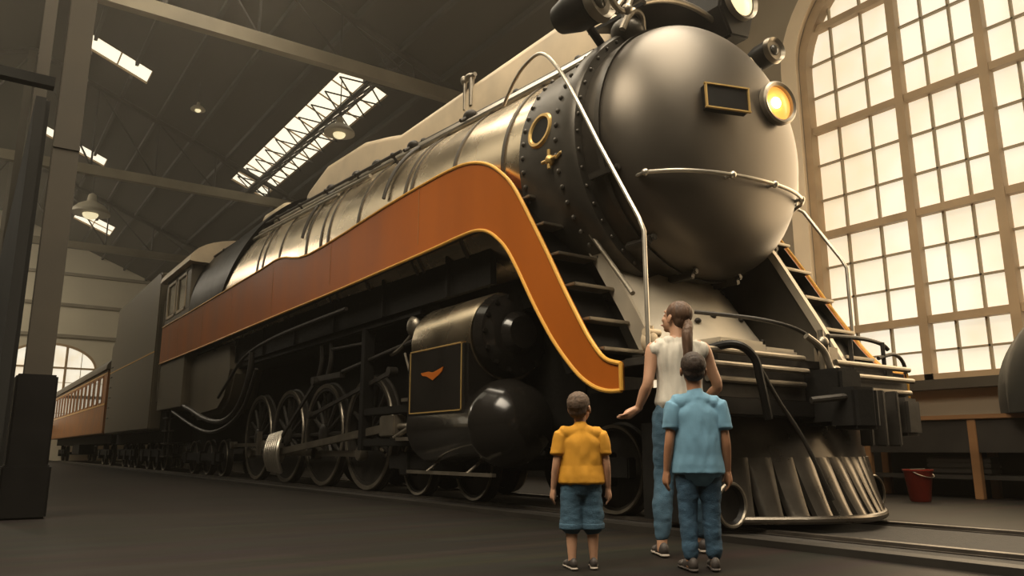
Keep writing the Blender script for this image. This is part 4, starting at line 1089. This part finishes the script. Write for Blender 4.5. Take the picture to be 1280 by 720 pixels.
def face_bits(T, head_s, body, root):
    for q in (-1, 1):
        e = MB(); e.ell((0, 0, 0), (.0125 * head_s,) * 3, n=14, m=8); e.v = [tuple(Vector(v) + T((q * .031, .070, .004))) for v in e.v]
        ev = e.build('eye', M['eyew'], None); ev.parent = body; ev.location = (0, 0, 0)
        e = MB(); e.ell((0, 0, 0), (.006 * head_s,) * 3, n=10, m=6); e.v = [tuple(Vector(v) + T((q * .031, .079, .004))) for v in e.v]
        i_ = e.build('iris', M['eyed'], None); i_.parent = ev; i_.location = (0, 0, 0)
    e = MB(); e.ell((0, 0, 0), (.022 * head_s, .006 * head_s, .007 * head_s), n=12, m=6); e.v = [tuple(Vector(v) + T((0, .090, -.067))) for v in e.v]
    l = e.build('lips', M['lip'], None); l.parent = body; l.location = (0, 0, 0)

def shoe(mb, sole, a, fwd, s):
    f = Vector((math.sin(fwd), math.cos(fwd), 0)); p = Vector((a[0], a[1], 0))
    for q, (r0, h) in ((-.05, (.032, .075)), (0, (.034, .08)), (.06, (.036, .06)), (.13, (.040, .045)), (.165, (.034, .035))):
        mb.ell(p + f * q * s + Vector((0, 0, h * .5 * s + .01)), (r0 * s, r0 * 1.15 * s, h * .62 * s), rot=(0, 0, -fwd))
    for q, r0 in ((-.055, .034), (0, .034), (.06, .037), (.12, .043), (.165, .038)):
        sole.ell(p + f * q * s + Vector((0, 0, .014 * s)), (r0 * s, r0 * 1.2 * s, .014 * s), rot=(0, 0, -fwd))

def finish(root, loc, rotz, sc=1.): root.location = loc; root.rotation_euler = (0, 0, rotz); root.scale = (sc, sc, sc)
FACE = -math.atan2(.60, .80)

# ---- woman (local: x right, y forward, z up)
def woman():
    r = empty('person', (0, 0, 0), 'woman with brown ponytail in white sleeveless blouse and jeans, left hand held out', 'person')
    b = MB()
    HC = Vector((.0, .03, 1.595)); T = head(b, HC, 1.04, .75, .30)
    limb(b, [(0, -.01, 1.40), (0, .0, 1.47), (0, .02, 1.55)], [(.062, .058), (.052, .052), (.055, .06)])
    limb(b, [(0, 0, .90), (0, 0, 1.02), (0, .0, 1.12), (0, 0, 1.25), (0, -.01, 1.36), (0, -.01, 1.42)], [(.145, .10), (.135, .09), (.115, .08), (.135, .09), (.15, .085), (.09, .06)])
    # left arm: hanging out and slightly back
    LS, LE, LW = Vector((-.175, -.01, 1.365)), Vector((-.225, -.05, 1.13)), Vector((-.285, .02, .965))
    limb(b, [LS + Vector((.05, 0, .02)), LS, (LS + LE) / 2, LE, (LE * .6 + LW * .4), LW], [.05, .052, .043, .036, .037, .024])
    hand(b, LW, (-.85, .15, -.5), (-.3, .3, .9), (.1, .9, .1), 1.0, .3)
    RS, RE, RW = Vector((.175, .0, 1.365)), Vector((.27, .05, 1.12)), Vector((.20, .22, 1.0))
    limb(b, [RS + Vector((-.05, 0, .02)), RS, (RS + RE) / 2, RE, (RE * .6 + RW * .4), RW], [.05, .052, .043, .036, .035, .024])
    hand(b, RW, (-.5, .8, -.1), (-.6, -.3, -.5), (-.4, 0, .8), 1.0, .5)
    legs = [((-.095, 0, .93), (-.13, .02, .50), (-.17, -.06, .09)), ((.095, 0, .93), (.12, .10, .50), (.14, .16, .09))]
    for h, k, a in legs: limb(b, [h, (Vector(h) + Vector(k)) / 2, k, (Vector(k) * .65 + Vector(a) * .35), a, (a[0], a[1], .04)], [.085, .075, .052, .052, .034, .034])
    body = remesh(b, 'body', M['skin'], .0045, r, 1)
    face_bits(T, 1.04, body, r)
    # jeans
    j = MB(); limb(j, [(0, 0, .86), (0, -.005, .93), (0, 0, 1.03)], [(.165, .125), (.172, .125), (.145, .105)], n=24)
    j.ell((-.075, -.05, .89), (.085, .08, .09)); j.ell((.075, -.05, .89), (.085, .08, .09))
    for h, k, a in legs: limb(j, [h, (Vector(h) * .5 + Vector(k) * .5), k, (Vector(k) * .6 + Vector(a) * .4) , (Vector(k) * .1 + Vector(a) * .9)], [.098, .088, .066, .070, .050], n=20)
    jn = remesh(j, 'jeans', M['jeansw'], .007, r, 2, folds(0, .008, (9, 9, 14), 3.))
    # blouse, sleeveless, loose with hem over the hips
    s = MB(); limb(s, [(0, 0, 1.0), (0, 0, 1.10), (0, 0, 1.20), (0, -.01, 1.30), (0, -.01, 1.37), (0, -.008, 1.405)], [(.172, .125), (.155, .112), (.16, .112), (.172, .11), (.172, .095), (.12, .075)], n=28)
    limb(s, [(-.165, -.01, 1.365), (-.08, -.012, 1.398), (0, -.012, 1.405), (.08, -.012, 1.398), (.165, -.01, 1.365)], [.060, .062, .064, .062, .060])
    for q in (-1, 1): s.ell((q * .155, -.01, 1.36), (.06, .068, .066)); s.ell((q * .06, .06, 1.26), (.065, .06, .065))
    remesh(s, 'blouse', M['white'], .007, r, 2, folds(0, .016, (16, 16, 2.5), 1.))
    # hair and ponytail
    h = MB(); E = lambda v: T(v)
    t = MB(); t.ell((0, -.022, .035), (.083, .094, .088), n=24, m=14); t.ell((0, -.055, -.01), (.07, .05, .07)); h.add([E(v) for v in t.v], t.f)
    remesh(h, 'hair', M['hairbr'], .005, r, 1, folds(0, .003, (70, 70, 14), 2.))
    p = MB(); a0 = T((0, -.098, -.01)); limb(p, [a0, a0 + Vector((.0, -.03, -.03)), Vector((.045, -.115, 1.46)), Vector((.045, -.12, 1.36)), Vector((.04, -.12, 1.27)), Vector((.04, -.12, 1.20))], [.030, .034, .036, .034, .026, .010], n=14)
    remesh(p, 'ponytail', M['hairbr'], .005, r, 1, folds(0, .004, (80, 80, 8), 5.))
    for k, (h_, k_, a) in enumerate(legs):
        s_ = MB(); so = MB(); shoe(s_, so, a, (-.1, .1)[k], 1.0)
        sh = remesh(s_, 'shoe', M['shoe'], .005, r, 1); sl = remesh(so, 'sole', M['sole'], .005, sh, 1)
    return r

def boy(H, label, tee, leg_m, hair_m, skin_m, shorts, seed, hy=0., hp=.15, armx=.0, wd=1.):
    """child of height H; all numbers for a 1.2 m child scaled"""
    s = H / 1.20
    r = empty('person', (0, 0, 0), label, 'person')
    V = lambda x, y, z: Vector((x, y, z)) * s
    b = MB(); hs = .93 * (1.02 if H > 1.15 else 1.0) * (1 if H > 1.15 else .93)
    HC = V(0, .01, 0) + Vector((0, 0, H - .112 * hs)); T = head(b, HC, hs, hy, hp)
    sh = .925
    limb(b, [V(0, -.01, sh), V(0, 0, sh + .05), HC - Vector((0, 0, .05 * s))], [.046 * s, .040 * s, .046 * s])
    limb(b, [V(0, 0, .58), V(0, 0, .70), V(0, 0, .84), V(0, -.01, .93)], [(.105 * s, .08 * s), (.10 * s, .075 * s), (.115 * s, .075 * s), (.07 * s, .05 * s)])
    arms = []
    for q in (-1, 1):
        S, Eb, W = V(q * .125 * wd, -.01, .895), V(q * (.158 * wd + armx), -.02, .70), V(q * (.172 * wd + armx), .02, .535)
        limb(b, [S - V(q * .04, 0, .01), S - V(0, 0, .01), (S + Eb) / 2, Eb, Eb * .6 + W * .4, W], [.032 * s, .034 * s, .031 * s, .027 * s, .027 * s, .019 * s])
        hand(b, W, (q * .05, .12, -1), (-q * 1, .1, 0), (0, 1, 0), .72 * s / 1.0, .35); arms.append((S, Eb))
    legs = [(V(-.060 * wd, 0, .60), V(-.064 * wd, .01, .315), V(-.066 * wd, -.01, .07)), (V(.060 * wd, 0, .60), V(.066 * wd, .01, .315), V(.07 * wd, .01, .07))]
    for h, k, a in legs: limb(b, [h, (h + k) / 2, k, k * .65 + a * .35, a, Vector((a.x, a.y, .03))], [.062 * s, .054 * s, .040 * s, .041 * s, .027 * s, .027 * s])
    body = remesh(b, 'body', skin_m, .0042, r, 1); face_bits(T, hs, body, r)
    j = MB(); limb(j, [V(0, 0, .55), V(0, 0, .60), V(0, 0, .67)], [(.122 * s, .10 * s), (.125 * s, .10 * s), (.112 * s, .088 * s)], n=24)
    j.ell(V(-.05, -.035, .58), (.06 * s, .06 * s, .065 * s)); j.ell(V(.05, -.035, .58), (.06 * s, .06 * s, .065 * s))
    for h, k, a in legs:
        if shorts: limb(j, [h, (h + k) / 2, k + V(0, 0, .03), k + V(0, 0, -.02)], [.076 * s, .077 * s, .080 * s, .082 * s], n=20)
        else: limb(j, [h, (h + k) / 2, k, k * .6 + a * .4, k * .08 + a * .92], [.074 * s, .064 * s, .052 * s, .050 * s, .043 * s], n=20)
    lg = remesh(j, 'shorts' if shorts else 'jeans', leg_m, .006, r, 2, folds(0, .0055, (12, 12, 20), seed))
    if shorts:
        c = MB()
        for h, k, a in legs: c.rings([[k + V(0, 0, dz) + Vector((rr * s * math.cos(2 * PI * i / 24), rr * s * math.sin(2 * PI * i / 24), 0)) for i in range(24)] for dz, rr in ((-.055, .07), (-.055, .086), (-.01, .086), (-.01, .07))])
        remesh(c, 'turn_up', M['jeansw'], .006, lg, 1)
    t = MB(); hem = .60 if shorts else .55
    limb(t, [V(0, 0, hem), V(0, 0, .66), V(0, 0, .78), V(0, -.005, .86), V(0, -.01, .915)], [(.140 * s * wd, .108 * s), (.132 * s * wd, .10 * s), (.130 * s * wd, .095 * s), (.132 * s * wd, .085 * s), (.085 * s, .06 * s)], n=28)
    t.rings([[V(0, 0, z_) + Vector((rx_ * wd * s * math.cos(2 * PI * i / 32), ry_ * s * math.sin(2 * PI * i / 32), 0)) for i in range(32)] for z_, rx_, ry_ in ((hem - .03, .144, .112), (hem + .02, .142, .110), (hem + .08, .134, .10))])
    for q, (S, Eb) in zip((-1, 1), arms): limb(t, [S - V(q * .05, 0, -.01), S, S * .5 + Eb * .5], [.050 * s, .050 * s, .049 * s], n=18, k=3); D_ = (Eb - S).normalized(); c0 = S * .45 + Eb * .55; t.rings([[c0 + D_ * h_ * s + Vector((rr * s * math.cos(2 * PI * i / 20), rr * s * math.sin(2 * PI * i / 20), 0)) for i in range(20)] for h_, rr in ((-.05, .046), (.02, .05))])
    limb(t, [arms[0][0] + V(.02, 0, .0), V(-.06, -.01, .912), V(0, -.012, .922), V(.06, -.01, .912), arms[1][0] - V(.02, 0, .0)], [.045 * s, .05 * s, .052 * s, .05 * s, .045 * s])
    limb(t, [V(0, -.01, .925), V(0, -.004, .958)], [.056 * s, .050 * s], k=2)
    remesh(t, 'tshirt', tee, .0055, r, 2, (lambda f_: lambda c: .004 + f_(c))(folds(0, .0085, (13, 13, 6), seed + 2)))
    h = MB(); q = MB(); q.ell((0, -.02, .036), (.082, .094, .086), n=24, m=14); q.ell((0, -.048, -.012), (.070, .052, .062)); h.add([T(v) for v in q.v], q.f)
    remesh(h, 'hair', hair_m, .005, r, 1, folds(0, .003, (60, 60, 40), seed))
    for h_, k_, a in legs:
        s_ = MB(); so = MB(); shoe(s_, so, a, (-.12 if a.x < 0 else .15), .72 * s + .1)
        sh_ = remesh(s_, 'shoe', M['shoe'], .0045, r, 1); remesh(so, 'sole', M['sole'] if shorts else M['shoe'], .0045, sh_, 1)
    return r
finish(woman(), (4.16, 3.88, 0), FACE, 1.03)
finish(boy(1.30, 'older boy in a light blue T-shirt and blue jeans, in front of the woman', M['bluetee'], M['jeans'], M['hairdk'], M['skinb'], False, 4., -.1, .2), (3.71, 3.34, 0), FACE + .05)
finish(boy(1.06, 'small boy in a yellow T-shirt and denim shorts, standing apart on the left', M['yellowtee'], M['jeansw'], M['haircap'], M['skin'], True, 9., -.55, .25, 0., 1.12), (3.17, 3.80, 0), FACE + .12)

# ================================================================== LIGHT
W = bpy.data.worlds.new('world'); scn.world = W; W.use_nodes = True
W.node_tree.nodes['Background'].inputs[0].default_value = (1, .88, .66, 1); W.node_tree.nodes['Background'].inputs[1].default_value = .6
wv = W.node_tree.nodes.new('ShaderNodeVolumeScatter'); wv.inputs['Color'].default_value = (1, .92, .77, 1); wn = W.node_tree; gp = wn.nodes.new('ShaderNodeNewGeometry'); sp_ = wn.nodes.new('ShaderNodeSeparateXYZ'); mr_ = wn.nodes.new('ShaderNodeMapRange')
mr_.inputs['From Min'].default_value = 2.0; mr_.inputs['From Max'].default_value = 13.0; mr_.inputs['To Min'].default_value = .0006; mr_.inputs['To Max'].default_value = .0062
wn.links.new(gp.outputs['Position'], sp_.inputs[0]); wn.links.new(sp_.outputs['Z'], mr_.inputs['Value']); wn.links.new(mr_.outputs[0], wv.inputs['Density'])
wv.inputs['Anisotropy'].default_value = .3
W.node_tree.links.new(wv.outputs[0], [n for n in W.node_tree.nodes if n.type == 'OUTPUT_WORLD'][0].inputs['Volume'])
def area(name, loc, rot, sx, sy, power, col, spread=180):
    l = bpy.data.lights.new(name, 'AREA'); l.shape = 'RECTANGLE'; l.size = sx; l.size_y = sy; l.energy = power; l.color = col; l.spread = math.radians(spread)
    o = bpy.data.objects.new(name, l); COL.objects.link(o); o.location = loc; o.rotation_euler = rot; return o
WARM = (1, .86, .66)
area('skylight_daylight', (-5, 1.0, roofz(-5) - .1), (0, -math.atan(SL), 0), 6.2, 14, 1400, WARM, 110)  # fill lamps added under the unseen skylights
area('skylight_daylight', (6.8, 1.5, roofz(6.8) - .1), (0, math.atan(SL), 0), 6.6, 14.5, 1500, WARM, 130)
area('skylight_daylight', (-5, 51, roofz(-5) - .1), (0, -math.atan(SL), 0), 5, 12, 1500, WARM)  # added fill to brighten the gable wall
area('skylight_daylight', (4, 15, roofz(4) - .1), (0, math.atan(SL), 0), 4.6, 9.6, 650, WARM, 120)  # added fill for the casing and upper boiler
area('window_daylight', (XR - .02, 4.2, 5.6), (0, math.radians(90), 0), 7, 7.6, 600, (1, .74, .44))
sun = bpy.data.lights.new('sun', 'SUN'); sun.energy = 0

# ================================================================== CAMERA
P_ = math.atan2(203, 973.)
cam = bpy.data.cameras.new('camera'); cam.sensor_width = 36; cam.lens = 973 / 1280 * 36; cam.clip_end = 300
co = bpy.data.objects.new('camera', cam); COL.objects.link(co); co.location = (0, 0, .7)
co.rotation_euler = (PI / 2 + P_, 0, -math.atan2(.572, .820)); scn.camera = co
scn.view_settings.view_transform = 'Standard'; scn.view_settings.look = 'None'; scn.view_settings.exposure = 0; scn.view_settings.gamma = 1
scn.view_settings.use_curve_mapping = False
W.cycles.volume_step_size = 12; W.cycles.volume_sampling = 'EQUIANGULAR'
scn.cycles.volume_max_steps = 64
scn.cycles.use_denoising = True
scn.cycles.max_bounces = 6; scn.cycles.volume_bounces = 0; scn.cycles.diffuse_bounces = 3; scn.cycles.glossy_bounces = 3
scn.cycles.sample_clamp_indirect = 5
